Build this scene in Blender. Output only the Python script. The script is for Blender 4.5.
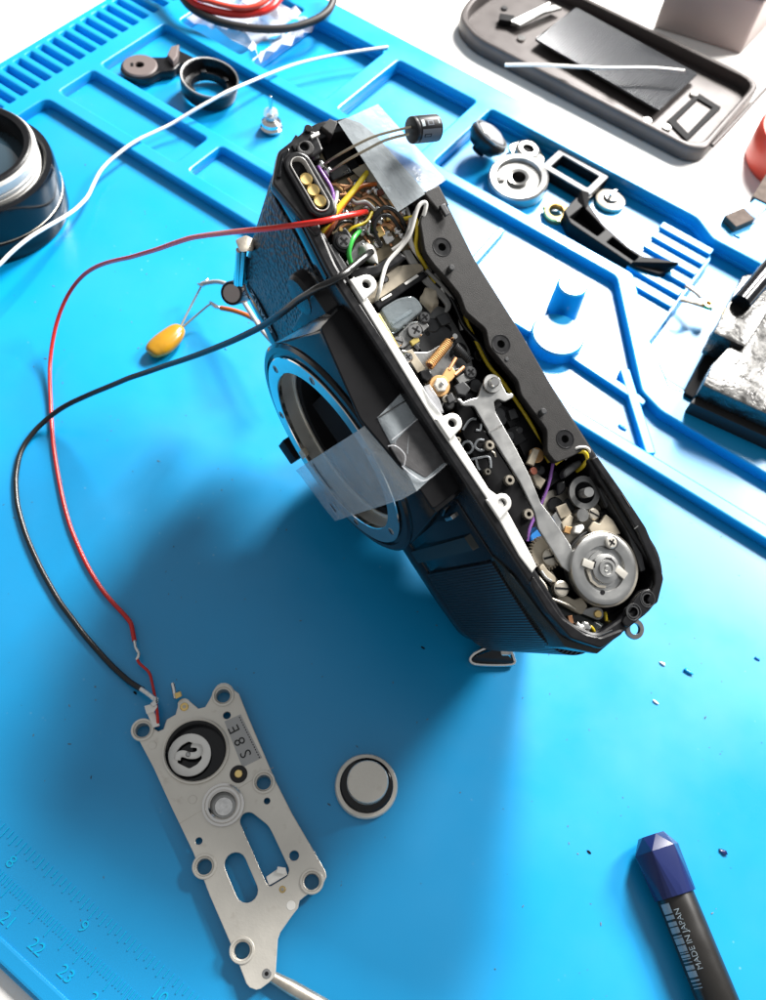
import bpy, bmesh, math, random
import numpy as np
from mathutils import Matrix, Vector
from mathutils.geometry import delaunay_2d_cdt
random.seed(7)
for o in list(bpy.data.objects): bpy.data.objects.remove(o)
SC = bpy.context.scene
COL = SC.collection
S = 0.001                                   # everything is authored in millimetres

# ------------------------------------------------------------------ camera
FPX, CX, CY = 871.56, 383.0, 500.0          # focal length and centre, in pixels of the photograph
RC = np.array([[0.80686586, 0.58508596, 0.08149787], [0.54507363, -0.68419506, -0.48453262], [-0.22773279, 0.43537517, -0.87096856]])
HC = 247.48
cam_d = bpy.data.cameras.new('camera'); cam = bpy.data.objects.new('camera', cam_d); COL.objects.link(cam)
cam_d.sensor_width = 36; cam_d.sensor_fit = 'AUTO'; cam_d.lens = FPX / 1000 * 36
cam_d.clip_start = 0.01; cam_d.clip_end = 20
m = Matrix.Identity(4)
for i in range(3):
    m[i][0] = RC[0, i]; m[i][1] = -RC[1, i]; m[i][2] = -RC[2, i]
m[2][3] = HC * S
cam.matrix_world = m
cam_d.dof.use_dof = True; cam_d.dof.focus_distance = 0.215; cam_d.dof.aperture_fstop = 26
SC.camera = cam

# ------------------------------------------------------------------ light
w = bpy.data.worlds.new('World'); SC.world = w; w.use_nodes = True
nt = w.node_tree; bg = nt.nodes['Background']
tc = nt.nodes.new('ShaderNodeTexCoord'); sx = nt.nodes.new('ShaderNodeSeparateXYZ'); cr = nt.nodes.new('ShaderNodeValToRGB')
mr = nt.nodes.new('ShaderNodeMapRange'); mr.inputs[1].default_value = -1
nt.links.new(tc.outputs['Generated'], sx.inputs[0]); nt.links.new(sx.outputs['Z'], mr.inputs[0])
nt.links.new(mr.outputs[0], cr.inputs[0]); nt.links.new(cr.outputs[0], bg.inputs[0])
cr.color_ramp.elements[0].position = .45; cr.color_ramp.elements[0].color = (.30, .27, .24, 1)
cr.color_ramp.elements[1].position = .75; cr.color_ramp.elements[1].color = (.78, .80, .82, 1)
bg.inputs['Strength'].default_value = 0.50

def window_light(name, pos, target, sx_, sy_, power, col):
    l = bpy.data.lights.new(name, 'AREA'); l.shape = 'RECTANGLE'; l.size = sx_; l.size_y = sy_; l.energy = power; l.color = col
    o = bpy.data.objects.new(name, l); COL.objects.link(o); o.location = pos
    o.rotation_euler = (Vector(target) - Vector(pos)).to_track_quat('-Z', 'Y').to_euler()
for wx, wp_ in ((-0.22, 32.0), (0.26, 18.0)):     # the two panes of the window behind the table
    window_light('window_pane', (wx, 0.96, 0.67), (-0.03, 0.15, 0.0), 0.20, 0.30, wp_, (1.0, .975, .94))
SC.view_settings.view_transform = 'Standard'; SC.view_settings.look = 'None'; SC.view_settings.exposure = 0.0; SC.view_settings.gamma = 1
SC.view_settings.use_curve_mapping = False
SC.cycles.use_denoising = True; SC.cycles.max_bounces = 10; SC.cycles.transparent_max_bounces = 12
SC.cycles.sample_clamp_indirect = 6
SC.cycles.caustics_reflective = False; SC.cycles.caustics_refractive = False

# ------------------------------------------------------------------ geometry of the place
def ray(x, y): return RC.T @ np.array([(x - CX) / FPX, (y - CY) / FPX, 1.0])
def P(x, y, z=0.0):
    d = ray(x, y); return Vector(np.array([0, 0, HC]) + d * ((z - HC) / d[2]))
BODY = np.array([[0.8938, 0.26713, 0.36022], [-0.22379, 0.96176, -0.15794], [-0.38863, 0.06056, 0.9194]])
BASE = np.array([-43.14, 111.42, 88.27])
def _bl(x, y, ax, v):
    d = ray(x, y); n = BODY[:, ax]; o = np.array([0, 0, HC])
    t = ((BASE + n * v - o) @ n) / (d @ n); return BODY.T @ (o + d * t - BASE)
def bp(x, y, w_=0.0):                      # a point of the camera's open side, w_ mm above its rim
    q = _bl(x, y, 2, w_); return (q[0], q[1], w_)
def bf(x, y, v=-21.0):                     # a point of the camera's front, at depth v
    q = _bl(x, y, 1, v); return (q[0], v, q[2])
def bworld(q): return Vector(BASE + BODY @ np.array(q))

# ------------------------------------------------------------------ materials
def mat(name, col, rough=.5, metal=0., var=.0, vs=300., bump=0., bs=1500., spec=.5, var_rough=0., coat=0., trans=0., ior=1.45, kind='noise', aniso=0., col2=None, dirt=0., bstretch=None, bdist=.00012):
    M = bpy.data.materials.new(name); M.use_nodes = True; n = M.node_tree; b = n.nodes['Principled BSDF']
    b.inputs['Base Color'].default_value = (*col, 1); b.inputs['Roughness'].default_value = rough; b.inputs['Metallic'].default_value = metal
    b.inputs['Specular IOR Level'].default_value = spec; b.inputs['IOR'].default_value = ior
    b.inputs['Coat Weight'].default_value = coat; b.inputs['Transmission Weight'].default_value = trans
    t = n.nodes.new('ShaderNodeTexCoord')
    def noise(scale, detail=4.):
        q = n.nodes.new('ShaderNodeTexNoise'); q.inputs['Scale'].default_value = scale; q.inputs['Detail'].default_value = detail
        n.links.new(t.outputs['Object'], q.inputs['Vector']); return q
    if var or col2:
        q = noise(vs); r = n.nodes.new('ShaderNodeValToRGB'); n.links.new(q.outputs['Fac'], r.inputs[0])
        r.color_ramp.elements[0].position = .3; r.color_ramp.elements[1].position = .7
        a = tuple(max(0, c * (1 - var)) for c in col); c2 = col2 or tuple(min(1, c * (1 + var)) for c in col)
        r.color_ramp.elements[0].color = (*a, 1); r.color_ramp.elements[1].color = (*c2, 1)
        n.links.new(r.outputs[0], b.inputs['Base Color'])
        if dirt:
            d = noise(vs * 6, 6); rr = n.nodes.new('ShaderNodeMapRange'); rr.inputs[1].default_value = .62; rr.inputs[2].default_value = .78; rr.inputs[4].default_value = dirt
            n.links.new(d.outputs['Fac'], rr.inputs[0]); mx = n.nodes.new('ShaderNodeMixRGB'); mx.blend_type = 'MULTIPLY'
            n.links.new(rr.outputs[0], mx.inputs[0]); n.links.new(r.outputs[0], mx.inputs[1]); mx.inputs[2].default_value = (.45, .38, .3, 1)
            n.links.new(mx.outputs[0], b.inputs['Base Color'])
    if var_rough:
        q = noise(vs * 2.3, 6); r = n.nodes.new('ShaderNodeMapRange'); r.inputs[1].default_value = .3; r.inputs[2].default_value = .7
        r.inputs[3].default_value = max(.02, rough - var_rough); r.inputs[4].default_value = min(1, rough + var_rough)
        n.links.new(q.outputs['Fac'], r.inputs[0]); n.links.new(r.outputs[0], b.inputs['Roughness'])
    if bump:
        if kind == 'voronoi':
            q = n.nodes.new('ShaderNodeTexVoronoi'); q.inputs['Scale'].default_value = bs; q.feature = 'SMOOTH_F1'; q.inputs['Smoothness'].default_value = .4; o_ = q.outputs['Distance']
        elif kind == 'wave':
            q = n.nodes.new('ShaderNodeTexWave'); q.inputs['Scale'].default_value = bs; q.inputs['Distortion'].default_value = 0.15; o_ = q.outputs['Fac']
        else:
            q = n.nodes.new('ShaderNodeTexNoise'); q.inputs['Scale'].default_value = bs; q.inputs['Detail'].default_value = 3; o_ = q.outputs['Fac']
        if bstretch:
            mp = n.nodes.new('ShaderNodeMapping'); mp.inputs['Scale'].default_value = bstretch; n.links.new(t.outputs['Object'], mp.inputs[0]); n.links.new(mp.outputs[0], q.inputs['Vector'])
        else: n.links.new(t.outputs['Object'], q.inputs['Vector'])
        k = n.nodes.new('ShaderNodeBump'); k.inputs['Strength'].default_value = bump; k.inputs['Distance'].default_value = bdist
        n.links.new(o_, k.inputs['Height']); n.links.new(k.outputs[0], b.inputs['Normal'])
    return M
M = {}
M['mat'] = mat('blue_silicone', (.0, .28, .60), .34, var=.08, vs=14, bump=.06, bs=2200, bdist=.00005, spec=.85, var_rough=.07)
def dusty(M_, amount=.5):
    n = M_.node_tree; b = n.nodes['Principled BSDF']; t = n.nodes.new('ShaderNodeTexCoord')
    v = n.nodes.new('ShaderNodeTexVoronoi'); v.inputs['Scale'].default_value = 260; v.inputs['Randomness'].default_value = 1
    k = n.nodes.new('ShaderNodeTexNoise'); k.inputs['Scale'].default_value = 22; k.inputs['Detail'].default_value = 5
    sm = n.nodes.new('ShaderNodeTexNoise'); sm.inputs['Scale'].default_value = 9; sm.inputs['Detail'].default_value = 8; sm.inputs['Roughness'].default_value = .65
    for q in (v, k, sm): n.links.new(t.outputs['Object'], q.inputs['Vector'])
    r = n.nodes.new('ShaderNodeMapRange'); r.inputs[1].default_value = .11; r.inputs[2].default_value = .05; n.links.new(v.outputs['Distance'], r.inputs[0])
    r2 = n.nodes.new('ShaderNodeMapRange'); r2.inputs[1].default_value = .55; r2.inputs[2].default_value = .72; n.links.new(k.outputs['Fac'], r2.inputs[0])
    mu = n.nodes.new('ShaderNodeMath'); mu.operation = 'MULTIPLY'; n.links.new(r.outputs[0], mu.inputs[0]); n.links.new(r2.outputs[0], mu.inputs[1])
    mu2 = n.nodes.new('ShaderNodeMath'); mu2.operation = 'MULTIPLY'; mu2.inputs[1].default_value = amount; n.links.new(mu.outputs[0], mu2.inputs[0])
    src = b.inputs['Base Color'].links[0].from_socket
    mx = n.nodes.new('ShaderNodeMixRGB'); mx.inputs[2].default_value = (.35, .55, .62, 1); n.links.new(mu2.outputs[0], mx.inputs[0]); n.links.new(src, mx.inputs[1])
    r3 = n.nodes.new('ShaderNodeMapRange'); r3.inputs[1].default_value = .52; r3.inputs[2].default_value = .75; r3.inputs[4].default_value = .16; n.links.new(sm.outputs['Fac'], r3.inputs[0])
    m2 = n.nodes.new('ShaderNodeMixRGB'); m2.inputs[2].default_value = (.05, .22, .38, 1); n.links.new(r3.outputs[0], m2.inputs[0]); n.links.new(mx.outputs[0], m2.inputs[1]); n.links.new(m2.outputs[0], b.inputs['Base Color'])
dusty(M['mat'])
M['matline'] = mat('blue_silicone_lit_edges', (.0, .40, .68), .36, spec=.5)  # same silicone made paler: light caught on ruler edges, put in the colour
M['table'] = mat('white_table', (.80, .78, .75), .42, var=.03, vs=20, bump=.03, bs=800)
M['black'] = mat('black_plastic', (.006, .006, .007), .32, spec=.4, var=.25, vs=220, bump=.03, bs=2500, var_rough=.07)
M['gloss'] = mat('black_gloss_paint', (.005, .0055, .007), .15, var=.2, vs=90, bump=.02, bs=900, var_rough=.06)
M['deep'] = mat('black_matt', (.006, .006, .007), .75, bump=.1, bs=900, spec=.2)
M['satin'] = mat('black_crackle_paint', (.016, .015, .0145), .55, spec=.33, var=.25, vs=500, bump=.55, bs=4200, dirt=.0)
M['leather'] = mat('black_leatherette', (.010, .011, .013), .42, bump=1., bs=1000, bdist=.0007, kind='voronoi', bstretch=(1.0, 1, .55))
M['ribbed'] = mat('black_ribbed_grip', (.010, .010, .012), .4, bump=1., bs=400, bdist=.0004, kind='wave', bstretch=(1, 0, 0))
M['matte'] = mat('matt_black_plastic', (.006, .006, .007), .5, spec=.14, var=.2, vs=200)
M['greyrim'] = mat('grey_worn_rim', (.24, .24, .245), .5, spec=.4, var=.2, vs=300)
M['rubber'] = mat('black_rubber', (.014, .013, .013), .5)
M['steel'] = mat('brushed_steel', (.44, .44, .43), .36, 1., var=.10, vs=90, bump=.16, bs=1700, var_rough=.08, bstretch=(6, .4, 1))
M['plate'] = mat('nickel_plate', (.70, .665, .595), .38, .6, var=.10, vs=55, bump=.3, bs=1500, var_rough=.10, dirt=.30)
M['rail'] = mat('white_cast_metal', (.66, .65, .62), .42, .35, var=.05, vs=150, bump=.2, bs=1800)
M['chrome'] = mat('chrome', (.74, .72, .69), .14, 1., var=.06, vs=120, var_rough=.05)
M['dirty'] = mat('dull_metal', (.50, .46, .39), .42, .9, var=.25, vs=260, bump=.3, bs=1500, dirt=.3)
M['brass'] = mat('brass', (.78, .56, .22), .3, 1., var=.12, vs=260, bump=.1, bs=1500)
M['gold'] = mat('gold_contact', (.95, .69, .28), .34, .9, var=.08, vs=500)
M['copper'] = mat('copper', (.62, .31, .16), .38, .9, var=.15, vs=300)
M['bronze'] = mat('orange_bronze', (.66, .38, .16), .42, .7, var=.15, vs=400)
M['solder'] = mat('solder', (.70, .69, .67), .22, 1., var=.15, vs=900, bump=.5, bs=900)
M['pcb'] = mat('brown_circuit_board', (.235, .19, .115), .38, var=.3, vs=160, bump=.2, bs=700, dirt=.3)
M['whitep'] = mat('white_plastic', (.86, .84, .79), .4, var=.05, vs=200)
M['cream'] = mat('cream_nylon', (.38, .33, .25), .45, var=.3, vs=260, dirt=.25)
M['greyp'] = mat('grey_part', (.055, .056, .058), .42, .3, var=.25, vs=260, bump=.15, bs=1200)
M['greym'] = mat('grey_metal', (.24, .24, .235), .4, .9, var=.2, vs=200, bump=.2, bs=1200)
M['backm'] = mat('grey_painted_metal', (.066, .058, .056), .4, .2, spec=.3, var=.1, vs=60, var_rough=.06)
M['pressure'] = mat('black_pressure_plate', (.03, .032, .036), .16, .3, bump=.4, bs=260, bdist=.0003, kind='wave', bstretch=(1, 1, 0))
M['greybox'] = mat('taupe_box', (.33, .285, .275), .5, var=.06, vs=40)
M['taupe2'] = mat('dark_taupe_lid', (.13, .105, .10), .5, var=.08, vs=40)
M['foam'] = mat('brown_foam', (.095, .075, .065), .85, var=.25, vs=300, bump=.6, bs=900, spec=.2)
M['bluetape'] = mat('blue_tape', (.06, .36, .72), .3)
M['navy'] = mat('navy_plastic', (.009, .016, .078), .26, var=.05, vs=80)
M['penblack'] = mat('black_pen_barrel', (.012, .011, .010), .30, var=.2, vs=60, bump=.02, bs=2000, var_rough=.08)
M['print'] = mat('pale_print', (.26, .31, .34), .5)
M['blackprint'] = mat('black_print', (.02, .02, .02), .5)
M['label'] = mat('grey_sticker', (.40, .40, .395), .45, var=.03, vs=200)
M['tan'] = mat('mustard_epoxy', (.40, .20, .010), .24, var=.12, vs=180, coat=.4)
M['capgrey'] = mat('black_capacitor_sleeve', (.010, .011, .014), .4, spec=.25)
M['stripe'] = mat('grey_capacitor_stripe', (.085, .098, .12), .42, spec=.25)
M['pink'] = mat('dull_aluminium_top', (.42, .36, .33), .45, .6)
M['glass'] = mat('lens_glass', (.02, .04, .055), .04, spec=.9, coat=1.)
M['redtape'] = mat('red_plastic', (.60, .055, .03), .35)
M['greenf'] = mat('dark_green_black_flank', (.012, .017, .017), .24, var=.2, vs=90)
M['bluep'] = mat('blue_plastic', (.03, .22, .62), .4)
M['paperlint'] = mat('white_lint', (.85, .85, .85), .8)
WIRE = {'red': (.55, .022, .016), 'black': (.012, .012, .012), 'white': (.78, .76, .72), 'grey': (.40, .39, .37), 'orange': (.52, .13, .02), 'yellow': (.74, .55, .03), 'green': (.05, .48, .07), 'purple': (.28, .12, .42), 'brown': (.17, .05, .03), 'lead': (.42, .37, .28)}
for k, c in WIRE.items(): M['w_' + k] = mat(k + '_insulation', c, .26, .6 if k == 'lead' else 0., var=.06, vs=60)
def clear(name, tint, alpha, rough, diff, metal=0.):
    X = bpy.data.materials.new(name); X.use_nodes = True; n = X.node_tree; out = n.nodes['Material Output']; b = n.nodes['Principled BSDF']
    b.inputs['Base Color'].default_value = (*diff, 1); b.inputs['Roughness'].default_value = rough
    tr = n.nodes.new('ShaderNodeBsdfTransparent'); tr.inputs[0].default_value = (*tint, 1); mx = n.nodes.new('ShaderNodeMixShader')
    tcx = n.nodes.new('ShaderNodeTexCoord'); q = n.nodes.new('ShaderNodeTexNoise'); q.inputs['Scale'].default_value = 160; q.inputs['Detail'].default_value = 5
    n.links.new(tcx.outputs['Object'], q.inputs['Vector']); r = n.nodes.new('ShaderNodeMapRange'); r.inputs[3].default_value = alpha - .07; r.inputs[4].default_value = alpha + .07
    n.links.new(q.outputs['Fac'], r.inputs[0]); n.links.new(r.outputs[0], mx.inputs[0])
    k = n.nodes.new('ShaderNodeBump'); k.inputs['Strength'].default_value = .5; k.inputs['Distance'].default_value = .0012; n.links.new(q.outputs['Fac'], k.inputs['Height']); n.links.new(k.outputs[0], b.inputs['Normal'])
    n.links.new(tr.outputs[0], mx.inputs[1]); n.links.new(b.outputs[0], mx.inputs[2]); n.links.new(mx.outputs[0], out.inputs[0]); return X
M['tape'] = clear('clear_adhesive_tape', (.90, .94, .96), .27, .16, (.70, .75, .78))
M['bag'] = clear('clear_plastic', (.95, .96, .97), .34, .08, (.8, .8, .82))
M['clearp'] = clear('clear_window', (.85, .9, .92), .42, .1, (.30, .34, .36))

# ------------------------------------------------------------------ mesh tools
def link(name, me, parent=None, label=None):
    o = bpy.data.objects.new(name, me); COL.objects.link(o)
    if parent is not None: o.parent = parent
    if label: o['label'] = label
    return o
def thing(name, label, cat, loc=(0, 0, 0), rz=0., group=None, mw=None):
    o = bpy.data.objects.new(name, None); COL.objects.link(o); o.empty_display_size = .01
    if mw is not None: o.matrix_world = mw
    else: o.location = Vector(loc) * S; o.rotation_euler = (0, 0, rz)
    return tag(o, label, cat, group)
def tag(o, label, cat, group=None):
    o['label'] = label; o['category'] = cat
    if group: o['group'] = group
    return o
def finish(name, bm, material, parent=None, smooth=True, ang=35, label=None, xf=None, flat=()):
    if xf is not None: bmesh.ops.transform(bm, matrix=xf, verts=bm.verts)
    bmesh.ops.scale(bm, vec=(S, S, S), verts=bm.verts)
    bmesh.ops.recalc_face_normals(bm, faces=bm.faces)
    for f in bm.faces: f.smooth = smooth
    if smooth:
        lim = math.radians(ang)
        for e in bm.edges:
            if len(e.link_faces) == 2 and e.calc_face_angle(0) > lim: e.smooth = False
    for f in flat: f.smooth = False
    me = bpy.data.meshes.new(name); bm.to_mesh(me); bm.free(); me.materials.append(material)
    return link(name, me, parent, label)
def fillet(pts, r, n=4):
    if r <= 0: return [tuple(p[:2]) for p in pts]
    out = []; N = len(pts)
    for i in range(N):
        a, b, c = Vector(pts[i - 1][:2]), Vector(pts[i][:2]), Vector(pts[(i + 1) % N][:2])
        u, v = a - b, c - b; lu, lv = u.length, v.length
        if lu < 1e-6 or lv < 1e-6: continue
        k = min(r, lu * .45, lv * .45); p0, p1 = b + u / lu * k, b + v / lv * k
        for j in range(n + 1):
            t = j / n; out.append(tuple((1 - t) ** 2 * p0 + 2 * t * (1 - t) * b + t * t * p1))
    return out
def circ(c, r, n=24, r2=None, rot=0.):
    r2 = r2 or r; cs, sn = math.cos(rot), math.sin(rot)
    return [(c[0] + cs * r * math.cos(a) - sn * r2 * math.sin(a), c[1] + sn * r * math.cos(a) + cs * r2 * math.sin(a)) for a in (2 * math.pi * i / n for i in range(n))]
def stad(a, b, r, n=8):
    a, b = Vector(a[:2]), Vector(b[:2]); d = (b - a); th = math.atan2(d.y, d.x); out = []
    for j in range(n + 1): t = th - math.pi / 2 + math.pi * j / n; out.append((b.x + r * math.cos(t), b.y + r * math.sin(t)))
    for j in range(n + 1): t = th + math.pi / 2 + math.pi * j / n; out.append((a.x + r * math.cos(t), a.y + r * math.sin(t)))
    return out
def clean(ring, ccw):
    out = []
    for p in ring:
        if not out or math.dist(p[:2], out[-1]) > .02: out.append((p[0], p[1]))
    if math.dist(out[0], out[-1]) < .02: out.pop()
    area = sum(a[0] * b[1] - b[0] * a[1] for a, b in zip(out, out[1:] + out[:1]))
    return out if (area > 0) == ccw else out[::-1]
def inset(ring, d):
    out = []; N = len(ring)
    for k in range(N):
        a, b, c = Vector(ring[k - 1]), Vector(ring[k]), Vector(ring[(k + 1) % N])
        u, v = (b - a).normalized(), (c - b).normalized()
        n1, n2 = Vector((-u.y, u.x)), Vector((-v.y, v.x)); q = n1 + n2; dn = 1 + n1.dot(n2)
        q = n1 if dn < .2 else q / dn
        if q.length > 1.8: q = q.normalized() * 1.8
        out.append(tuple(b + q * d))
    return out
def inside(P_, rings):
    """even-odd test of many points against all rings"""
    P_ = np.asarray(P_); res = np.zeros(len(P_), bool)
    for r in rings:
        r = np.asarray(r); x1, y1 = r[:, 0], r[:, 1]; x2, y2 = np.roll(x1, -1), np.roll(y1, -1)
        px_, py_ = P_[:, 0][:, None], P_[:, 1][:, None]; c = (y1 > py_) != (y2 > py_)
        with np.errstate(divide='ignore', invalid='ignore'): t = (x2 - x1) * (py_ - y1) / (y2 - y1) + x1
        res ^= (np.sum(c & (px_ < t), axis=1) % 2).astype(bool)
    return res
def ext(name, outline, z0, z1, material, parent=None, holes=(), bevel=0., label=None, r=0., xf=None, ang=35):
    """a flat shape with holes, extruded from z0 to z1 with rounded edges"""
    rings = [clean(fillet(outline, r), True)] + [clean(list(h), False) for h in holes]
    bv = min(bevel, (z1 - z0) * .45)
    steps = [(0, bv), (bv * .3, bv * .3), (bv, 0)] if bv > .08 else ([(0, bv), (bv, 0)] if bv > 0 else [(0, 0)])
    cap = [inset(k, bv) for k in rings]
    pts, eds = [], []
    for k in cap:
        n0 = len(pts); pts += [Vector(p) for p in k]; eds += [(n0 + q, n0 + (q + 1) % len(k)) for q in range(len(k))]
    cv, ce, cf, _, _, _ = delaunay_2d_cdt(pts, eds, [], 0, 1e-5)
    bm = bmesh.new()
    if cf:
        ok_ = inside([sum((cv[q] for q in f), Vector((0, 0))) / len(f) for f in cf], cap)
        for z in (z0, z1):
            vs = [bm.verts.new((p.x, p.y, z)) for p in cv]
            for f, k in zip(cf, ok_):
                if k: bm.faces.new([vs[q] for q in (f if z == z1 else f[::-1])])
    for k in rings:
        levels = [(inset(k, d), z1 - h) for d, h in steps][::-1] + [(inset(k, d), z0 + h) for d, h in steps]
        vs = [[bm.verts.new((*p, z)) for p in q] for q, z in levels]
        for a, b in zip(vs, vs[1:]):
            for q in range(len(k)):
                p = (q + 1) % len(k)
                bm.faces.new((a[q], b[q], b[p], a[p]))
    bmesh.ops.remove_doubles(bm, verts=bm.verts, dist=2e-4)
    bmesh.ops.delete(bm, geom=[v for v in bm.verts if not v.link_faces], context='VERTS')
    bm.normal_update(); caps = [f for f in bm.faces if abs(f.normal.z) > .98]
    return finish(name, bm, material, parent, True, ang, label, xf, flat=caps)
def lathe(name, prof, material, parent=None, n=40, c=(0, 0, 0), label=None, xf=None, closed=False, ang=30):
    bm = bmesh.new(); rings = []
    for r, z in prof:
        if r < 1e-5: rings.append([bm.verts.new((c[0], c[1], c[2] + z))])
        else: rings.append([bm.verts.new((c[0] + r * math.cos(2 * math.pi * i / n), c[1] + r * math.sin(2 * math.pi * i / n), c[2] + z)) for i in range(n)])
    prs = list(zip(rings, rings[1:])) + ([(rings[-1], rings[0])] if closed else [])
    for a, b in prs:
        for i in range(n):
            j = (i + 1) % n
            if len(a) == 1 and len(b) == 1: continue
            if len(a) == 1: bm.faces.new((a[0], b[i], b[j]))
            elif len(b) == 1: bm.faces.new((a[i], b[0], a[j]))
            else: bm.faces.new((a[i], b[i], b[j], a[j]))
    return finish(name, bm, material, parent, True, ang, label, xf)
def cyl(name, c, r, h, material, parent=None, n=24, bev=.15, label=None, xf=None):
    """a disc whose top stands at c.z and which is h thick"""
    bev = min(bev, h * .4, r * .4)
    return lathe(name, [(0, -h), (r, -h), (r, -bev), (r - bev, 0), (0, 0)], material, parent, n, c, label, xf)
def box(name, c, d, material, parent=None, rz=0., bev=.25, label=None, xf=None):
    bm = bmesh.new(); bmesh.ops.create_cube(bm, size=1); bmesh.ops.scale(bm, vec=d, verts=bm.verts)
    if bev: bmesh.ops.bevel(bm, geom=list(bm.edges), offset=min(bev, min(d) * .4), segments=2, affect='EDGES', profile=.7)
    T = Matrix.Translation(c) @ Matrix.Rotation(rz, 4, 'Z')
    bmesh.ops.transform(bm, matrix=T, verts=bm.verts)
    return finish(name, bm, material, parent, True, 35, label, xf)
def hull(name, pts, material, parent=None, bev=0., smooth=False, label=None, drop=None):
    bm = bmesh.new()
    for p in pts: bm.verts.new(p)
    g = bmesh.ops.convex_hull(bm, input=bm.verts)
    bmesh.ops.delete(bm, geom=[v for v in bm.verts if not v.link_faces], context='VERTS')
    bmesh.ops.dissolve_limit(bm, angle_limit=.01, verts=bm.verts, edges=bm.edges)
    if bev: bmesh.ops.bevel(bm, geom=[e for e in bm.edges if e.calc_face_angle(0) > .25], offset=bev, segments=2, affect='EDGES', profile=.6)
    if drop: bmesh.ops.delete(bm, geom=[f for f in bm.faces if drop(f)], context='FACES')
    return finish(name, bm, material, parent, True, 28 if smooth else 12, label)
def smooth_path(pts, sub=6):
    pts = [Vector(p) for p in pts]
    if len(pts) < 3: return pts
    out = []
    for i in range(len(pts) - 1):
        p0, p1, p2, p3 = pts[max(i - 1, 0)], pts[i], pts[i + 1], pts[min(i + 2, len(pts) - 1)]
        for j in range(sub):
            t = j / sub; out.append(.5 * ((2 * p1) + (p2 - p0) * t + (2 * p0 - 5 * p1 + 4 * p2 - p3) * t * t + (3 * p1 - p0 - 3 * p2 + p3) * t ** 3))
    out.append(pts[-1]); return out
def tube(name, pts, r, material, parent=None, n=10, sub=6, label=None, flat=1., taper=None, closed=False, bm_in=None):
    path = smooth_path(pts, sub) if sub > 1 else [Vector(p) for p in pts]
    bm = bm_in or bmesh.new(); rings = []; prev = None; N = len(path)
    for i, p in enumerate(path):
        t = (path[min(i + 1, N - 1)] - path[max(i - 1, 0)]); t = t.normalized() if t.length > 1e-9 else Vector((0, 0, 1))
        if prev is None: a = t.cross(Vector((0, 0, 1))); a = a.normalized() if a.length > 1e-3 else Vector((1, 0, 0))
        else: a = (prev - t * prev.dot(t)).normalized()
        prev = a; b = t.cross(a); k = r if taper is None else r * taper(i / (N - 1))
        rings.append([bm.verts.new(p + a * k * math.cos(2 * math.pi * q / n) + b * k * flat * math.sin(2 * math.pi * q / n)) for q in range(n)])
    for A, B in zip(rings, rings[1:]):
        for q in range(n): bm.faces.new((A[q], A[(q + 1) % n], B[(q + 1) % n], B[q]))
    bm.faces.new(rings[0][::-1]); bm.faces.new(rings[-1])
    if bm_in: return None
    return finish(name, bm, material, parent, True, 60, label)
def blob(name, c, r, material, parent=None, sq=(1, 1, .7), rough=.2, label=None, sub=2):
    bm = bmesh.new(); bmesh.ops.create_icosphere(bm, subdivisions=sub, radius=r)
    for v in bm.verts:
        v.co = Vector((v.co.x * sq[0], v.co.y * sq[1], v.co.z * sq[2])) * (1 + random.uniform(-rough, rough))
        v.co += Vector(c)
    return finish(name, bm, material, parent, True, 80, label)
FONT = bpy.data.fonts.load('<builtin>') if '<builtin>' in bpy.data.fonts else None
def text(name, body, size, h, material, parent, M4, z=.0, label=None, align='CENTER', bold=0., space=1.):
    cu = bpy.data.curves.new('tmp', 'FONT'); cu.body = body; cu.size = size; cu.extrude = h / 2; cu.align_x = align; cu.align_y = 'CENTER'; cu.offset = bold; cu.space_character = space
    cu.resolution_u = 4
    o = bpy.data.objects.new('tmp', cu); COL.objects.link(o)
    me = bpy.data.meshes.new_from_object(o.evaluated_get(bpy.context.evaluated_depsgraph_get()))
    bm = bmesh.new(); bm.from_mesh(me); bpy.data.objects.remove(o); bpy.data.curves.remove(cu); bpy.data.meshes.remove(me)
    bmesh.ops.transform(bm, matrix=M4, verts=bm.verts)
    return finish(name, bm, material, parent, False, 30, label)
def place(c, ang, tilt=0.): return Matrix.Translation(c) @ Matrix.Rotation(ang, 4, 'Z') @ Matrix.Rotation(tilt, 4, 'X')
def shell_tube(name, path, width_dir, wd, th, material, parent=None, label=None):
    """a ribbon that follows path, wd wide along width_dir, th thick"""
    bm = bmesh.new(); rows = []
    W = Vector(width_dir).normalized() * wd / 2
    pts = [Vector(p) for p in path]; N = len(pts)
    for i, p in enumerate(pts):
        t = (pts[min(i + 1, N - 1)] - pts[max(i - 1, 0)]).normalized(); nn = t.cross(W.normalized()).normalized() * th / 2
        rows.append([bm.verts.new(p + W + nn), bm.verts.new(p - W + nn), bm.verts.new(p - W - nn), bm.verts.new(p + W - nn)])
    for a, b in zip(rows, rows[1:]):
        for q in range(4): bm.faces.new((a[q], a[(q + 1) % 4], b[(q + 1) % 4], b[q]))
    bm.faces.new(rows[0]); bm.faces.new(rows[-1][::-1])
    return finish(name, bm, material, parent, True, 35, label)
def sheet(name, rows, material, parent=None, thick=.06, label=None):
    """a thin film through a grid of points"""
    bm = bmesh.new(); G = [[bm.verts.new(p) for p in r] for r in rows]
    for a, b in zip(G, G[1:]):
        for q in range(len(a) - 1): bm.faces.new((a[q], a[q + 1], b[q + 1], b[q]))
    bmesh.ops.recalc_face_normals(bm, faces=bm.faces)
    bmesh.ops.solidify(bm, geom=list(bm.faces), thickness=thick)
    return finish(name, bm, material, parent, True, 50, label)
def rel(pts, o): return [Vector(p) - Vector(o) for p in pts]
def lerp(a, b, t): return Vector(a) * (1 - t) + Vector(b) * t

# ================================================================== SETTING
ts = box('table_surface', (200, 300, -13), (2400, 2200, 20), M['table'], bev=0); ts['kind'] = 'structure'

exec_parts = None
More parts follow.
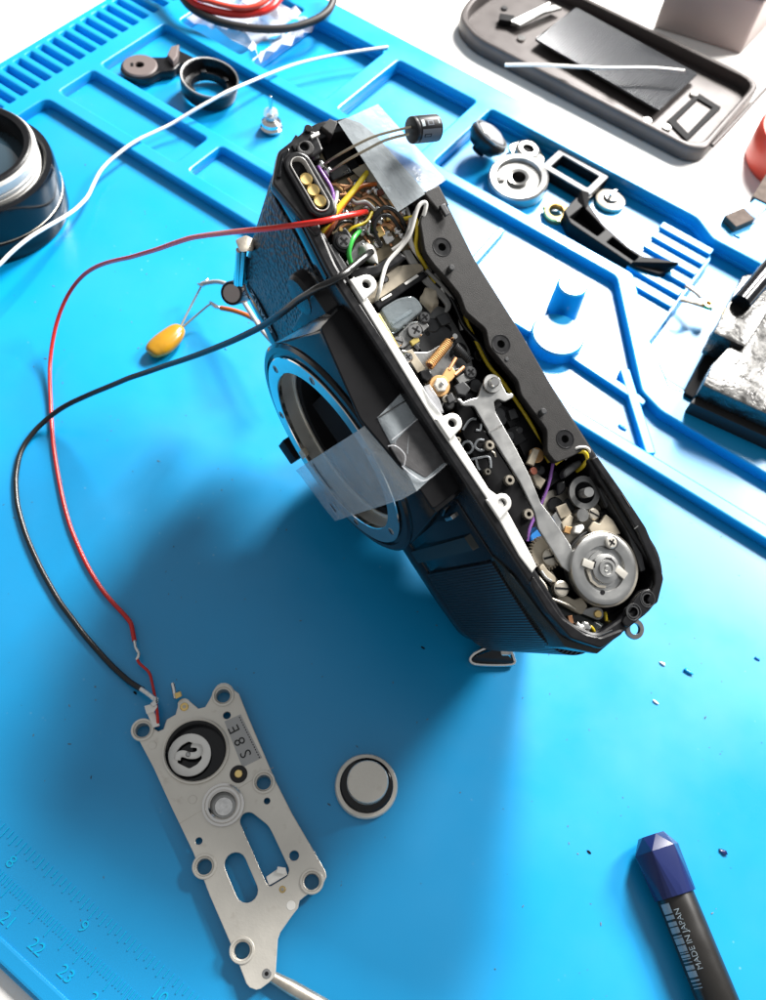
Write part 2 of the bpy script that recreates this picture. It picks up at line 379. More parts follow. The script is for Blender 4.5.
# ================================================================== REPAIR MAT
mt = thing('repair_mat', 'bright blue silicone repair mat with moulded trays and an embossed ruler on white table', 'mat')
HR, BF = 4.4, -2.8                         # rim height, floor of the far compartments
g_ = 1.0087
def G(pts): return [(x * g_, y * g_) for x, y in pts]
BOX = [G(q) for q in ([(-277, 261), (-241.5, 261), (-241.5, 305.5), (-277, 305.5)], [(-235, 261), (-196.5, 261), (-196.5, 305.5), (-235, 305.5)], [(-188.5, 261), (-147, 261), (-147, 305.5), (-188.5, 305.5)],
       [(-139.5, 261), (-139.5, 305.5), (-40, 305.5), (-30, 299), (250, 299), (250, 224), (-3, 224), (-10, 221), (-20.5, 231), (-26, 236), (-46, 261)])]
far = [fillet(q, 2, 3) for q in BOX]
def grown(q, k=.35):
    c = Vector((sum(p[0] for p in q) / len(q), sum(p[1] for p in q) / len(q))); return [tuple(Vector(p) + (Vector(p) - c).normalized() * k) for p in q]
ext('base_sheet', [(-315, -40.3), (262, -40.3), (262, 324), (-315, 324)], -3, 0, M['mat'], mt, r=8, bevel=.9, holes=[grown(q) for q in far])
ext('compartment_floor', [(-290, 250), (258, 215), (258, 318), (-290, 318)], -2.95, BF, M['mat'], mt)
ext('edge_bead', [(-311, -39.4), (260, -39.4), (260, -35.2), (-311, -35.2)], -1, .7, M['mat'], mt, bevel=.8)
holes = []
for k in range(-6, 19):
    y = 187.2 + 6.4 * k; holes.append(fillet(G([(-307.3, y), (-289, y), (-289, y + 3.4), (-307.3, y + 3.4)]), .6, 2))
for q in ([(-280, 192.6), (-216.5, 192.6), (-216.5, 211.6), (-280, 211.6)], [(-209.5, 192.6), (-156, 192.6), (-156, 211.6), (-209.5, 211.6)], [(-280, 216.2), (-280, 255.4), (-50.5, 255.4), (-17.5, 213), (-8, 209.5), (250, 209.5), (250, 191.5), (-150, 191.5), (-150, 216.2)]):
    holes.append(fillet(G(q), 2, 3))
ext('tray_frame', G([(-311, 40), (-281, 40), (-281, 186.6), (258, 185.6), (258, 319), (-311, 319)]), -.5, HR, M['mat'], mt, holes=holes + far, bevel=.7, r=4)
def bar(a, b, wd, z, nm='divider_bar'):
    a, b = Vector(a) * g_, Vector(b) * g_; d = (b - a).normalized(); nn = Vector((-d.y, d.x)) * wd / 2
    ext(nm, [tuple(a + nn), tuple(b + nn), tuple(b - nn), tuple(a - nn)], -.3, z, M['mat'], mt, bevel=.5, r=1)
bar((-97.6, 217), (-98.6, 250), 3.0, 2.4)
bar((-46, 212.6), (-14, 210.4), 3.4, 3.0)
bar((-100, 212.6), (-62, 212.8), 3.4, 3.0)
bar((-27, 219), (-2.5, 192.5), 3.8, 3.1)
cyl('round_seat', (-53.8, 217, 5.6), 9.8, 5.8, M['mat'], mt, 40, .6)
lathe('round_post', [(0, 15), (5.0, 15), (5.6, 14.5), (6.0, 0), (6.0, -.2)], M['mat'], mt, 32, (-59.5, 233, -1))
ext('rib_pad', [(-50, 262.5), (-50, 300), (-29, 300), (-26, 294), (-26, 238), (-29, 239.5), (-46, 262)], BF - .2, 1.2, M['mat'], mt, bevel=.4, r=1)
for k in range(6):
    y = 259.5 + 7.1 * k; x0 = -50.5 if k > 0 else -46.5
    ext('pad_rib', [(x0, y), (-27.3, y - .4), (-27.3, y + 3.3), (x0, y + 3.7)], 1.0, 2.9, M['mat'], mt, bevel=.4)
# embossed ruler
bm = bmesh.new()
def addbox(bm, x0, x1, y0, y1, z0, z1):
    v = [bm.verts.new(p) for p in ((x0, y0, z0), (x1, y0, z0), (x1, y1, z0), (x0, y1, z0), (x0, y0, z1), (x1, y0, z1), (x1, y1, z1), (x0, y1, z1))]
    for q in ((3, 2, 1, 0), (4, 5, 6, 7), (0, 1, 5, 4), (1, 2, 6, 5), (2, 3, 7, 6), (3, 0, 4, 7)): bm.faces.new([v[i] for i in q])
for i in range(16 * 7, 16 * 12):
    x = -280.7 + 25.4 * i / 16; ln = 3.5 if i % 16 == 0 else (2.9 if i % 2 == 0 else 2.0)
    addbox(bm, x - .11, x + .11, -16.5 - ln, -16.5, -.1, .3)
for i in range(190, 290):
    x = -278 + i; ln = 4.3 if i % 5 == 0 else 2.2
    addbox(bm, x - .095, x + .095, -24.7 - ln, -24.7, -.1, .3)
tk = finish('ruler_ticks', bm, M['matline'], mt, False); tk['kind'] = 'stuff'
for n in (7, 8, 9, 10, 11): text('ruler_number', str(n), 4.2, .44, M['matline'], mt, Matrix.Translation((-280.7 + 25.4 * n + .3, -22.0, 0)))
for n in range(19, 28): text('ruler_number', str(n), 4.2, .44, M['matline'], mt, Matrix.Translation((-278 + 10 * n + .3, -31.8, 0)))

# ================================================================== THINGS ON THE TABLE BEHIND
t = thing('camera_back_door', 'grey metal camera back door with black pressure plate, lying inside up on the white table', 'camera part', (-122, 377, -3))
O_ = (-122, 377, -3)
ol = [(-70, -10), (-66, -24), (-52, -32), (60, -32.5), (66, -28), (67, 33), (-60, 33), (-69, 20)]
ext('door_floor', ol, .2, 2.0, M['backm'], t, r=9, bevel=.5)
inn = [(p[0] * .955, p[1] * .91) for p in ol]
ext('door_rim', ol, 0.1, 8.0, M['backm'], t, holes=[fillet(inn, 8)[::-1]], r=9, bevel=1.1)
ext('pressure_plate', [(-31, -11), (-29, 25), (40, 20), (38, -17)], 5.0, 6.2, M['pressure'], t, r=1.5, bevel=.3)
box('plate_spring', (2, 3, 3.6), (50, 12, 1.2), M['black'], t, bev=.2)
shell_tube('film_roller_bracket', [(-44, -6, 5), (-40, 8, 6.5), (-36, 20, 5)], (1, 0, 0), 4, 1.2, M['greym'], t)
tube('film_roller', [(-47, -6, 4.4), (-41, 20, 4.4)], 1.3, M['greym'], t, 12, 1)
box('black_spring_tab', (-50, -5, 4), (7, 5, 3), M['deep'], t, .5)
cyl('rivet', (-57, 5, 2.8), 1.6, .8, M['black'], t)
for p in ((-38, -10), (44, 10), (45, -20), (36, -22)): cyl('rivet', (*p, 3.2), 2.0, 1.2, M['chrome'], t, 16)
ext('film_window_frame', [(43, -16), (45, 12), (58, 10), (56, -22)], 2.2, 3.0, M['deep'], t, bevel=.2, holes=[[(46, -13), (47, 8), (55, 7), (54, -17)][::-1]])
tube('hinge_rod', [(67, -22, 6), (68.5, 0, 7), (70, 36, 8)], .9, M['backm'], t, 8, 4)

t = thing('storage_box', 'taupe grey box with a darker lid on the white table behind the camera back door', 'box', (-96, 446, -3))
hull('box_body', [(x, y, z) for x, y in ((-21.6, -22), (21.4, -11), (23, 48), (-20, 40)) for z in (0, 26)], M['greybox'], t, 1.6)
hull('lid', [(x, y, z) for x, y in ((-20.6, -20), (22, -9), (24, 49), (-20, 41)) for z in (26.3, 36)], M['taupe2'], t, 1.2)

t = thing('red_tape_roll', 'red plastic reel with a silver core at the right edge beyond the camera back door', 'reel', tuple(P(745, 128, 6) + Vector((25, 4, -9))))
lathe('reel_ring', [(17, 0), (20, 0), (21, 2), (21, 15), (20, 17), (17, 17)], M['redtape'], t, 48, closed=True)
lathe('core', [(14, .5), (16.7, .5), (16.7, 18), (15.6, 18.6), (14, 18)], M['chrome'], t, 48, closed=True)
lathe('winding', [(0, 12), (13.6, 12), (13.6, 2), (0, 2)], M['black'], t, 40)

t = thing('foam_strip', 'bent brown foam strip with a wrap of blue tape on the far mat rim', 'foam strip', (-26.3, 321, 4.4))
o0 = Vector((-26.3, 321, 4.4))
def foam(name, a, b, wd, m_, h=2.2):
    a, b = a - o0, b - o0; d = (b - a); d.z = 0; d.normalize(); nn = Vector((-d.y, d.x, 0)) * wd / 2
    hull(name, [p + s * nn + Vector((0, 0, z)) for p in (a, b) for s in (1, -1) for z in (-1.0, h)], m_, t, .3)
p1, p2, p3, p4 = P(728, 225, 5.4), P(747, 217, 5.4), P(760, 205, 5.4), P(766, 180, 5.4)
foam('strip_piece', p1, p2, 7, M['foam']); foam('strip_piece', p3, p4 + Vector((3, 4, 0)), 9, M['foam']); foam('blue_wrap', p2, p3, 6, M['bluetape'], 1.6)
ch = blob('blue_chip', P(737, 236, 4.7), .9, M['bluetape'], None, (1.6, .8, .4)); tag(ch, 'tiny blue chip of plastic beside the brown foam strip', 'chip')

# clamp on the far right tray
t = thing('bench_clamp', 'worn silver metal clamp with a black rod at the far right of the blue mat', 'clamp', (10, 250, 0)); o0 = Vector((10, 250, 0))
def blk(name, pts, z, h, m_, bev=.8): hull(name, [P(*p, z) - o0 + Vector((0, 0, dz)) for p in pts for dz in (0, -h)], m_, t, bev, True)
M['worn'] = mat('worn_cast_silver', (.075, .074, .072), .27, .85, var=.12, vs=120, bump=.9, bs=320, bdist=.0003, var_rough=.12)
blk('clamp_base', [(684, 392), (712, 338), (780, 372), (800, 440), (766, 437), (702, 400)], 9, 8.6, M['deep'], 1)
blk('upper_jaw', [(713, 331), (743, 273), (757, 275), (768, 268), (775, 300), (746, 346)], 22, 12, M['worn'], 1.4)
blk('lower_jaw', [(702, 384), (713, 362), (731, 372), (771, 300), (800, 330), (800, 428)], 20, 12, M['worn'], 1.4)
blk('rubber_pad', [(700, 390), (800, 436), (800, 452), (690, 402)], 13, 9, M['rubber'], .8)
tube('clamp_rod', rel([P(741, 302, 24), P(790, 244, 27)], o0), 3.6, M['gloss'], t, 20, 1)
t = thing('metal_clip', 'small bent metal contact clip beside the ribbed pad and the silver clamp', 'clip', P(694, 298, 2)); o0 = P(694, 298, 2)
tube('clip_arm', rel([P(681, 299, 5.5), P(690, 301, 6), P(700, 304, 4), P(712, 308, 3.5)], o0), 1.5, M['dirty'], t, 8, 4, flat=.5)
tube('clip_tongue', rel([P(687, 285, 5.2), P(697, 292, 6), P(702, 297, 6)], o0), 1.7, M['greym'], t, 8, 4, flat=.35)
lathe('clip_collar', [(1.1, 0), (1.9, 0), (1.9, 1.6), (1.1, 1.6)], M['brass'], t, 16, tuple(P(707, 306, 4) - o0), closed=True, xf=None)

# ================================================================== PARTS IN THE LONG TRAY
t = thing('rubber_eyecup', 'black knob with a pale frosted top at the left end of the parts tray', 'knob', (-130, 283, 0)); RX = Matrix.Rotation(-.5, 4, 'X') @ Matrix.Rotation(.3, 4, 'Y')
lathe('knob_body', [(0, 0), (6.2, 0), (6.8, 1), (8.6, 3.4), (8.8, 5), (8.3, 6), (5, 6.4), (0, 6.2)], M['black'], t, 32, xf=Matrix.Translation((0, 0, 6)) @ RX)
lathe('knob_rim', [(7.4, 6.0), (8.35, 6.1), (8.35, 6.9), (7.4, 6.9)], M['greym'], t, 32, closed=True, xf=Matrix.Translation((0, 0, 6)) @ RX)
lathe('frosted_top', [(0, 8.8), (4, 8.6), (6.5, 7.2), (6.9, 6.2), (0, 6.2)], M['bag'], t, 28, xf=Matrix.Translation((0, 0, 6)) @ RX)
lathe('knob_stem', [(0, -2.5), (3, -2.5), (3, 0), (0, 0)], M['deep'], t, 20, xf=Matrix.Translation((0, 0, 6)) @ RX)
t = thing('silver_dial', 'largest silver ring disc with a dark centre hole in the long tray', 'dial', (-108.5, 278.5, 0)); TX = Matrix.Translation((0, 0, 3.5)) @ Matrix.Rotation(.16, 4, 'X')
lathe('dial_ring', [(8.7, 1.6), (9.6, 3.0), (11.6, 3.2), (12.4, 2.4), (12.4, -2), (9, -2.6), (8.7, -2)], M['steel'], t, 56, closed=True, xf=TX)
lathe('dial_face', [(4.0, 1.2), (8.9, 1.5), (8.9, -1.5), (4, -1.5)], M['greym'], t, 48, closed=True, xf=TX)
lathe('dial_bore', [(3.0, 2.4), (4.2, 2.6), (4.2, -1), (3.0, -1)], M['chrome'], t, 32, closed=True, xf=TX)
lathe('dial_groove', [(8.75, 1.75), (9.6, 2.6), (9.75, 2.7), (9.75, 1.5), (8.75, 1.4)], M['deep'], t, 56, closed=True, xf=TX)
lathe('bore_floor', [(0, -.6), (3.2, -.6), (3.2, -1.6), (0, -1.6)], M['deep'], t, 24, xf=TX)
box('index_tab', (-5.8, -5.2, 2.0), (2, 4, .9), M['chrome'], t, -.7, xf=TX)
t = thing('bearing_bush', 'grey bushing plate with a small black hole behind the largest silver disc', 'bushing', (-115.5, 298, 0)); TX = Matrix.Translation((0, 0, 3)) @ Matrix.Rotation(.12, 4, 'Y')
ext('bush_plate', [(-8, -3), (-5, 5), (1, 7), (8, 3), (10, -6), (4, -8), (-4, -6)], -2.4, -.8, M['dirty'], t, r=2, bevel=.3, xf=TX)
lathe('bush_ring', [(2.6, .5), (5.4, .5), (5.4, 2.2), (4.2, 3), (2.6, 3)], M['greym'], t, 32, (0.5, -1.5, -.5), closed=True, xf=TX)
lathe('bush_hole', [(0, 1.2), (2.7, 1.2), (2.7, 0), (0, 0)], M['deep'], t, 20, (.5, -1.5, 0), xf=TX)
blob('grease_lump', (-1, 4.5, 2.6), 2.4, M['cream'], t, (1.4, .8, .6))
t = thing('viewfinder_frame', 'rectangular black viewfinder eyepiece frame with a pale metal edge in the long tray', 'frame', (-92.5, 297.5, 0)); RF = Matrix.Rotation(-.05, 4, 'Z')
fo = [(-12.2, -7.6), (12.2, -7.6), (12.2, 7.6), (-12.2, 7.6)]; fi = [(-9.3, -4.9), (9.3, -4.9), (9.3, 4.9), (-9.3, 4.9)]
ext('eyepiece_box', fo, .2, 4.6, M['matte'], t, holes=[fillet(fi, .8)[::-1]], bevel=.3, r=.6, xf=RF)
ext('metal_edge', fo, 4.65, 5.5, M['greyrim'], t, holes=[fillet(fi, .8)[::-1]], bevel=.25, r=.8, xf=RF)
box('side_shelf', (11, -9.4, 3.6), (3.0, 8, 1.2), M['greym'], t, xf=RF)
t = thing('screw_cap', 'small round silver cap with a slotted knob beside the viewfinder frame', 'cap', (-74, 297, 0))
lathe('cap_disc', [(0, 2.6), (4.4, 2.6), (6.2, 1.8), (6.4, .6), (6.2, 0), (0, 0)], M['dirty'], t, 36, (0, 0, .2))
lathe('cap_collar', [(0, 3.8), (3, 3.8), (3.4, 3.2), (3.4, 2.5), (0, 2.5)], M['greym'], t, 28, (0, 0, .2)); box('cap_key', (0, .3, 4.9), (1.2, 4.2, 2.2), M['chrome'], t, -.2)
t = thing('brass_nut', 'small brass ring nut with a notched edge in front of the viewfinder frame', 'nut', (-87.5, 275, 0))
lathe('nut_ring', [(2.9, 0), (4.9, 0), (5.1, .6), (5.1, 2.8), (4.6, 3.4), (3.1, 3.4), (2.9, 3)], M['brass'], t, 32, closed=True, xf=Matrix.Translation((0, 0, .4)) @ Matrix.Rotation(.2, 4, 'X'))
for a in (.2, 1.7, -.9, 3.3): box('nut_lug', (5.1 * math.cos(a), 5.1 * math.sin(a), 2.2), (1.6, 1.4, 1.8), M['brass'], t, a, .2)
t = thing('handgrip_bracket', 'long curved black plastic bracket with square openings lying in the long tray against the ribs', 'bracket', (-60, 274, 0)); o0 = Vector((-60, 274, 0))
TB = Matrix.Rotation(-.12, 4, 'Z')
bo = [(-25, 6), (-19, 6.5), (-8, 1.5), (6, -1), (18, -.5), (25, 2.5), (23, -4), (14, -8), (-18, -8), (-24, -4)]
ext('bracket_tray', bo, .3, 7.0, M['matte'], t, r=1, bevel=.4, holes=[fillet([(-20, -5.6), (-6, -5.6), (-6, -.5), (-12, 1.4), (-20, 3.6)], .5)[::-1], fillet([(-1.5, -5.6), (12, -5.8), (12, -2.4), (6, -2.4), (-1.5, -1.4)], .5)[::-1]], xf=TB)
ext('bracket_floor', [(-21, -6), (-7.2, -6), (-7.2, 0), (-20, 3.8)], .2, 1.4, M['deep'], t, xf=TB); ext('bracket_floor', [(1, -6), (13, -6), (13, -2), (1, -1.5)], .2, 1.4, M['deep'], t, xf=TB)
hull('bracket_wing', [TB @ Vector(p) for p in ((13, -9, .5), (16, -2, .5), (25, 2.6, 6), (26.5, 3, 11), (14, -2, 8.4), (12, -8, 8), (19, -7, 2))], M['matte'], t, .3)
hull('bracket_hook', [TB @ Vector(p) for p in ((-25, 6, 6), (-19, 7, 6), (-22, 9.5, 9.5), (-25, 8, 9.5), (-23, 4, 7), (-18, 3, 7))], M['matte'], t, .3)

for o in list(bpy.data.objects):           # these stand on the lower floor of the far compartment
    if o.name in ('rubber_eyecup', 'silver_dial', 'bearing_bush', 'viewfinder_frame', 'screw_cap', 'brass_nut', 'handgrip_bracket', 'bench_clamp'):
        o.location = (o.location.x * 1.0097, o.location.y * 1.0097, BF * S)
# ================================================================== PARTS IN THE NEAR TRAYS
t = thing('advance_lever', 'black lever with a bent tip in the blue tray, left of the black ring', 'lever', (-266, 229, 0)); o0 = Vector((-266, 229, 0))
RL = Matrix.Rotation(.86, 4, 'Z')
def lv(x, y): q = P(x, y, 4.5) - o0; return (q.x, q.y)
arm = [lv(121, 63), lv(126, 58), lv(134, 55.5), lv(150, 57), lv(166, 57), lv(172, 52), lv(178, 49.5), lv(200, 60), lv(196, 67), lv(186, 63), lv(180, 64), lv(174, 70), lv(160, 72), lv(150, 77.5), lv(140, 79), lv(125, 76), lv(120, 70)]
ext('lever_arm', arm, 1.0, 4.6, M['black'], t, r=1.2, bevel=.5, holes=[circ(lv(140, 66.5), 1.8, 16)[::-1]])
q = lv(140, 66.5)
lathe('lever_boss', [(2.0, 5.4), (6.8, 5.4), (7.4, 4.9), (7.4, 4.5), (2.0, 4.5)], M['taupe2'], t, 36, (q[0], q[1], 0), closed=True)
box('boss_notch', (q[0] - 2.2, q[1] - 2.2, 5.4), (1.2, 2.2, .4), M['deep'], t, .8, .05)
hull('lever_tip', [Vector((*lv(x, y), z)) for x, y in ((168, 60), (172, 52), (180, 50), (178, 62), (174, 67)) for z in (1.2, 7.2)], M['taupe2'], t, .5)
t = thing('black_ring', 'black ring cup with a worn silver lip in the blue tray under the white wire', 'ring', (-239.5, 237.5, 0))
TR = Matrix.Translation((0, 0, 1.5)) @ Matrix.Rotation(.14, 4, 'Y') @ Matrix.Rotation(-.05, 4, 'X')
lathe('ring_cup', [(7.4, 0), (10.6, 0), (11.6, 1.2), (12.2, 6.5), (12.0, 7.6), (11.2, 7.4), (10.4, 2.6), (8.8, 2.4), (8.6, 3.4), (7.6, 3.4)], M['black'], t, 56, closed=True, xf=TR)
lathe('ring_lip', [(11.3, 7.45), (12.15, 7.6), (12.3, 7.2), (12.0, 8.0), (11.4, 7.9)], M['greym'], t, 56, closed=True, xf=TR)
for a in (.4, 1.3, 2.6, 4.4): box('ring_tooth', (8.1 * math.cos(a), 8.1 * math.sin(a), 3.9), (1.6, 2.2, 1.2), M['black'], t, a, .15, xf=TR)
t = thing('glass_pilot_bulb', 'tiny clear glass and silver bulb standing in the blue tray behind the open camera', 'bulb', (-206, 238.5, 0))
lathe('bulb_base', [(0, 0), (3.4, 0), (4.4, .8), (4.6, 1.8), (3.8, 2.4), (4.2, 3), (4.0, 4.2), (2.6, 5.2), (0, 5.2)], M['chrome'], t, 24)
lathe('bulb_glass', [(1.2, 5.2), (2.6, 6), (3.1, 7.6), (2.7, 9.2), (1.2, 10.4), (0, 10.6)], M['bag'], t, 24)
lathe('bulb_pin', [(0, 5), (.75, 5), (.75, 15), (.5, 16), (0, 16.2)], M['chrome'], t, 14)
lathe('base_collar', [(0, 3.0), (2.0, 3.0), (2.0, 7.0), (0, 7)], M['dirty'], t, 16)

# plastic bag and coiled test leads at the top
t = thing('plastic_bag', 'crumpled clear plastic bag in the blue compartment under the red and black leads', 'bag', (-262, 285, 0)); o0 = Vector((-262, 285, 0)); random.seed(3)
rows = []
for i in range(12):
    rows.append([Vector((-16 + 46 * j / 13 + random.uniform(-1.5, 1.5), -18 + 38 * i / 11 + random.uniform(-1.5, 1.5), 3 + 5 * random.random() ** 1.5)) for j in range(14)])
sheet('bag_film', rows, M['bag'], t, .08)
def wires(name, label, pts, r, m_, group=None, cat='wire', flat=1.):
    pts = [Vector(p) for p in pts]; q = [pts[0]]; random.seed(len(label))
    for a, b in zip(pts, pts[1:]):
        j = min(.35, (b - a).length * .02); q += [(a + b) / 2 + Vector((random.uniform(-j, j), random.uniform(-j, j), 0)) , b]
    if len(pts) > 6: pts = smooth_path(pts, 2); pts = [p + Vector((random.uniform(-.07, .07), random.uniform(-.07, .07), random.uniform(0, .05))) if 0 < i < len(pts) - 1 else p for i, p in enumerate(pts)]
    o0 = Vector(pts[0]); e = tube(name, [Vector(p) - o0 for p in pts], r, m_, None, 10, 8, flat=flat); e.location = o0 * S
    return tag(e, label, cat, group)
wires('red_test_lead', 'thick red lead looping over the plastic bag at the top edge', [P(150, -40, 14), P(186, -2, 13), P(205, 8, 12), P(230, 14, 11), P(255, 13, 11), P(275, 4, 12), P(300, -30, 14)], 1.7, M['w_red'], cat='lead')
wires('orange_test_lead', 'second thick orange red lead lying just behind the red one at the top edge', [P(160, -40, 17), P(192, -6, 16), P(208, 1, 15), P(232, 7, 14), P(252, 7, 14), P(268, -2, 15), P(290, -30, 17)], 1.2, M['redtape'], cat='lead')
wires('black_test_lead', 'thick black lead curving over the blue compartments in front of the red one', [P(170, -24, 13), P(186, 2, 12), P(205, 16, 10), P(232, 25, 9), P(262, 29, 8.5), P(290, 28, 8.5), P(315, 20, 9), P(330, 8, 10), P(338, -15, 12)], 1.75, M['rubber'], cat='lead')
wires('white_lead', 'long thin white wire running from the lens across the black ring to the blue trays', [P(-20, 280, 20), P(0, 264, 20), P(20, 245, 20), P(45, 228, 17), P(72, 212, 9), P(88, 196, 5), P(100, 172, 4.5), P(118, 154, 5.4), P(140, 139, 5.6), P(170, 125, 6), P(195, 110, 8.6), P(225, 93, 10.2), P(250, 82, 8), P(290, 66, 5.6), P(330, 56, 5.2), P(360, 51, 5.2), P(388, 47, 5.1)], .68, M['w_white'])
wires('white_rod_wire', 'stiff white wire lying across the grey camera back door', [P(505, 65, 9.5), P(540, 65, 9.5), P(600, 68, 9), P(650, 68, 9), P(684, 71, 9)], .75, M['w_white'])

# ================================================================== LENS
t = thing('camera_lens', 'black lens standing upright with silver threads on its rear rim, at the left edge', 'lens', (-255.5, 132.5, 0))
o0 = Vector((-255.5, 132.5, 0)); TL = Matrix.Rotation(.02, 4, 'Y')
lathe('lens_barrel', [(0, 0), (27.5, 0), (28.6, .8), (28.8, 7), (28.4, 9), (28.2, 9.3), (28.2, 12), (28.0, 20), (27.4, 22.2), (25.6, 22.6), (24.6, 22.0), (24.4, 18), (0, 18)], M['gloss'], t, 88)
lathe('gold_line', [(28.25, 9.4), (28.45, 9.55), (28.25, 9.7)], M['dirty'], t, 88, closed=True)
lathe('silver_thread', [(21.6, 18.2), (23.4, 18.2), (23.4, 20.4), (22.9, 20.8), (23.4, 21.2), (23.4, 22.4), (22.9, 22.8), (23.4, 23.2), (23.4, 24.4), (22.9, 24.8), (23.4, 25.2), (23.4, 28.2), (22.8, 29), (21.8, 29), (21.4, 28.4)], M['rail'], t, 88, closed=True)
lathe('dark_collar', [(19.5, 28.2), (22.2, 29.05), (22.2, 29.7), (21.6, 30.0), (19.6, 29.4)], M['black'], t, 72, closed=True)
lathe('inner_tube', [(19.7, 29.4), (18.6, 25.5), (18.4, 19), (17, 19), (17, 18.5), (19.7, 18.5)], M['black'], t, 64, closed=True)
lathe('glass_element', [(18.5, 22.4), (14, 24.2), (8, 25.4), (0, 25.8)], M['glass'], t, 64)

# ================================================================== MARKER PEN
pa, pb = P(651, 836, 5.4), P(716, 998, 5.2)
d = (pb - pa); ang = math.atan2(d.y, d.x)
t = thing('marker_pen', 'black pen with a faceted dark blue cap lying on the open blue mat', 'pen', (pa.x, pa.y, 5.4), ang)
AX = Matrix.Rotation(math.pi / 2, 4, 'Y')
lathe('barrel', [(0, 12), (4.75, 12), (4.9, 12.6), (5.1, 40), (5.2, 110), (4.7, 112), (0, 112)], M['penblack'], t, 40, xf=AX)
lathe('barrel_neck', [(0, 9), (5.3, 9), (5.4, 14.2), (4.9, 14.8), (0, 14.8)], M['navy'], t, 40, xf=AX)
pts = [(15.2, 5.55 * math.cos(a), 5.55 * math.sin(a)) for a in (2 * math.pi * i / 24 for i in range(24))]
pts += [(13, 5.65 * math.cos(a), 5.65 * math.sin(a)) for a in (2 * math.pi * (i + .5) / 6 for i in range(6))]
pts += [(3.6, 6.3 * math.cos(a), 6.3 * math.sin(a)) for a in (2 * math.pi * i / 6 + .06 for i in range(6))]
pts += [(-.2, 3.6 * math.cos(a), 3.6 * math.sin(a)) for a in (2 * math.pi * (i + .5) / 6 for i in range(6))]
hull('pen_cap', pts, M['navy'], t, .12)
# printing on the barrel: bar code stripes and lettering follow the round surface
def on_barrel(x, s, lift=.02):
    """x along the pen, s mm round the barrel from its top line towards the shaded side"""
    a = s / 5.1; return Vector((x, -math.sin(a) * (5.12 + lift), math.cos(a) * (5.12 + lift)))
sgn = 1
def patch(bm, x0, x1, s0, s1, n=4):
    v = [[bm.verts.new(on_barrel(x, (s0 + (s1 - s0) * j / n) * sgn, .05)) for j in range(n + 1)] for x in (x0, x1)]
    for j in range(n): bm.faces.new((v[0][j], v[0][j + 1], v[1][j + 1], v[1][j]))
bm = bmesh.new(); x = 19.2; random.seed(11); k = 0
patch(bm, 16.2, 18.6, 4.2, 7.0); x = 19.0
while x < 36:
    wd = random.choice((.25, .4, .6, 1.0, 1.4)); patch(bm, x, x + wd, 4.2, 7.0); x += wd + random.choice((.22, .3, .55))
finish('barcode', bm, M['print'], t, False)
cu = bpy.data.curves.new('tmp', 'FONT'); cu.body = 'MADE IN JAPAN'; cu.size = 2.0; cu.align_x = 'CENTER'; cu.align_y = 'CENTER'; cu.resolution_u = 3
o = bpy.data.objects.new('tmp', cu); COL.objects.link(o); me = bpy.data.meshes.new_from_object(o.evaluated_get(bpy.context.evaluated_depsgraph_get()))
bm = bmesh.new(); bm.from_mesh(me); bpy.data.objects.remove(o); bpy.data.curves.remove(cu); bpy.data.meshes.remove(me)
for v in bm.verts: v.co = on_barrel(25 - v.co.x, sgn * (2.9 + v.co.y), .03)
finish('made_in_japan_print', bm, M['print'], t, False)
bm = bmesh.new()
for i in range(7):
    a0, a1 = [-1.2 + 2.6 * (i + k) / 7 for k in (0, 1)]
    v = [bm.verts.new(on_barrel(44 + r_ * math.cos(a), sgn * (.4 + r_ * math.sin(a)), .05)) for r_, a in ((1.5, a0), (1.7, a0), (1.7, a1), (1.5, a1))]; bm.faces.new(v)
finish('curved_mark', bm, M['print'], t, False)

# ================================================================== BATTERY PLATE
PZ = 3.6
o0 = P(230, 840, 0); t = thing('battery_plate', 'nickel base plate with a round battery well and a grey sticker reading S8E', 'base plate', o0)
def c1(x, y, z=PZ): q = P(100 + x / 2.394, 640 + y / 2.394, z) - o0; return (q.x, q.y)
def c2(x, y, z=PZ): q = P(185 + x / 5., 800 + y / 5., z) - o0; return (q.x, q.y)
def arc(c, r, a0, a1, n=5): return [(c[0] + r * math.cos(math.radians(a0 + (a1 - a0) * i / n)), c[1] - r * math.sin(math.radians(a0 + (a1 - a0) * i / n))) for i in range(n + 1)]
px = arc((102, 215), 22, 230, 60, 8) + [(120, 200), (128, 203), (131, 213), (140, 218), (152, 213), (156, 200), (160, 190), (181, 178), (186, 160)] + arc((202, 156), 17, 160, 30, 5) + [(236, 164), (252, 160), (264, 140)] + arc((297, 127), 25, 150, 20, 6) + [(333, 128), (356, 185), (386, 256), (420, 335), (460, 415), (502, 487), (540, 552), (543, 566), (534, 585), (516, 597), (490, 614), (478, 624), (474, 642), (460, 660), (432, 700), (426, 716), (421, 795), (418, 806), (405, 820), (385, 835), (374, 838), (358, 832), (350, 822), (331, 772)] + arc((340, 745), 21, 215, 165, 4) + [(313, 728), (262, 610), (247, 570)] + arc((250, 543), 21, 230, 150, 4) + [(224, 510), (172, 402), (128, 305), (92, 237)]
outl = [c1(*p) for p in px]
hl = []
EARS = [(102, 215), (295, 133), (392, 340), (507, 578), (340, 743), (250, 542)]
for e in EARS: hl.append(circ(c1(*e), 2.05, 20)[::-1])
for p, r in (((304, 180), 1.05), ((400, 385), .85), ((465, 516), 1.25), ((237, 481), .9)): hl.append(circ(c1(*p), r, 14)[::-1])
hl.append(circ(c1(230, 265), 8.2, 48)[::-1]); hl.append(circ(c1(295, 395), 4.0, 32)[::-1])
hl.append(fillet([c2(*p) for p in ((272, 105), (290, 65), (330, 58), (415, 125), (435, 160), (522, 345), (515, 378), (424, 434), (408, 415))], 1.3, 3)[::-1])
a, b = c2(252, 318), c2(310, 455); hl.append(stad(a, b, 2.75)[::-1])
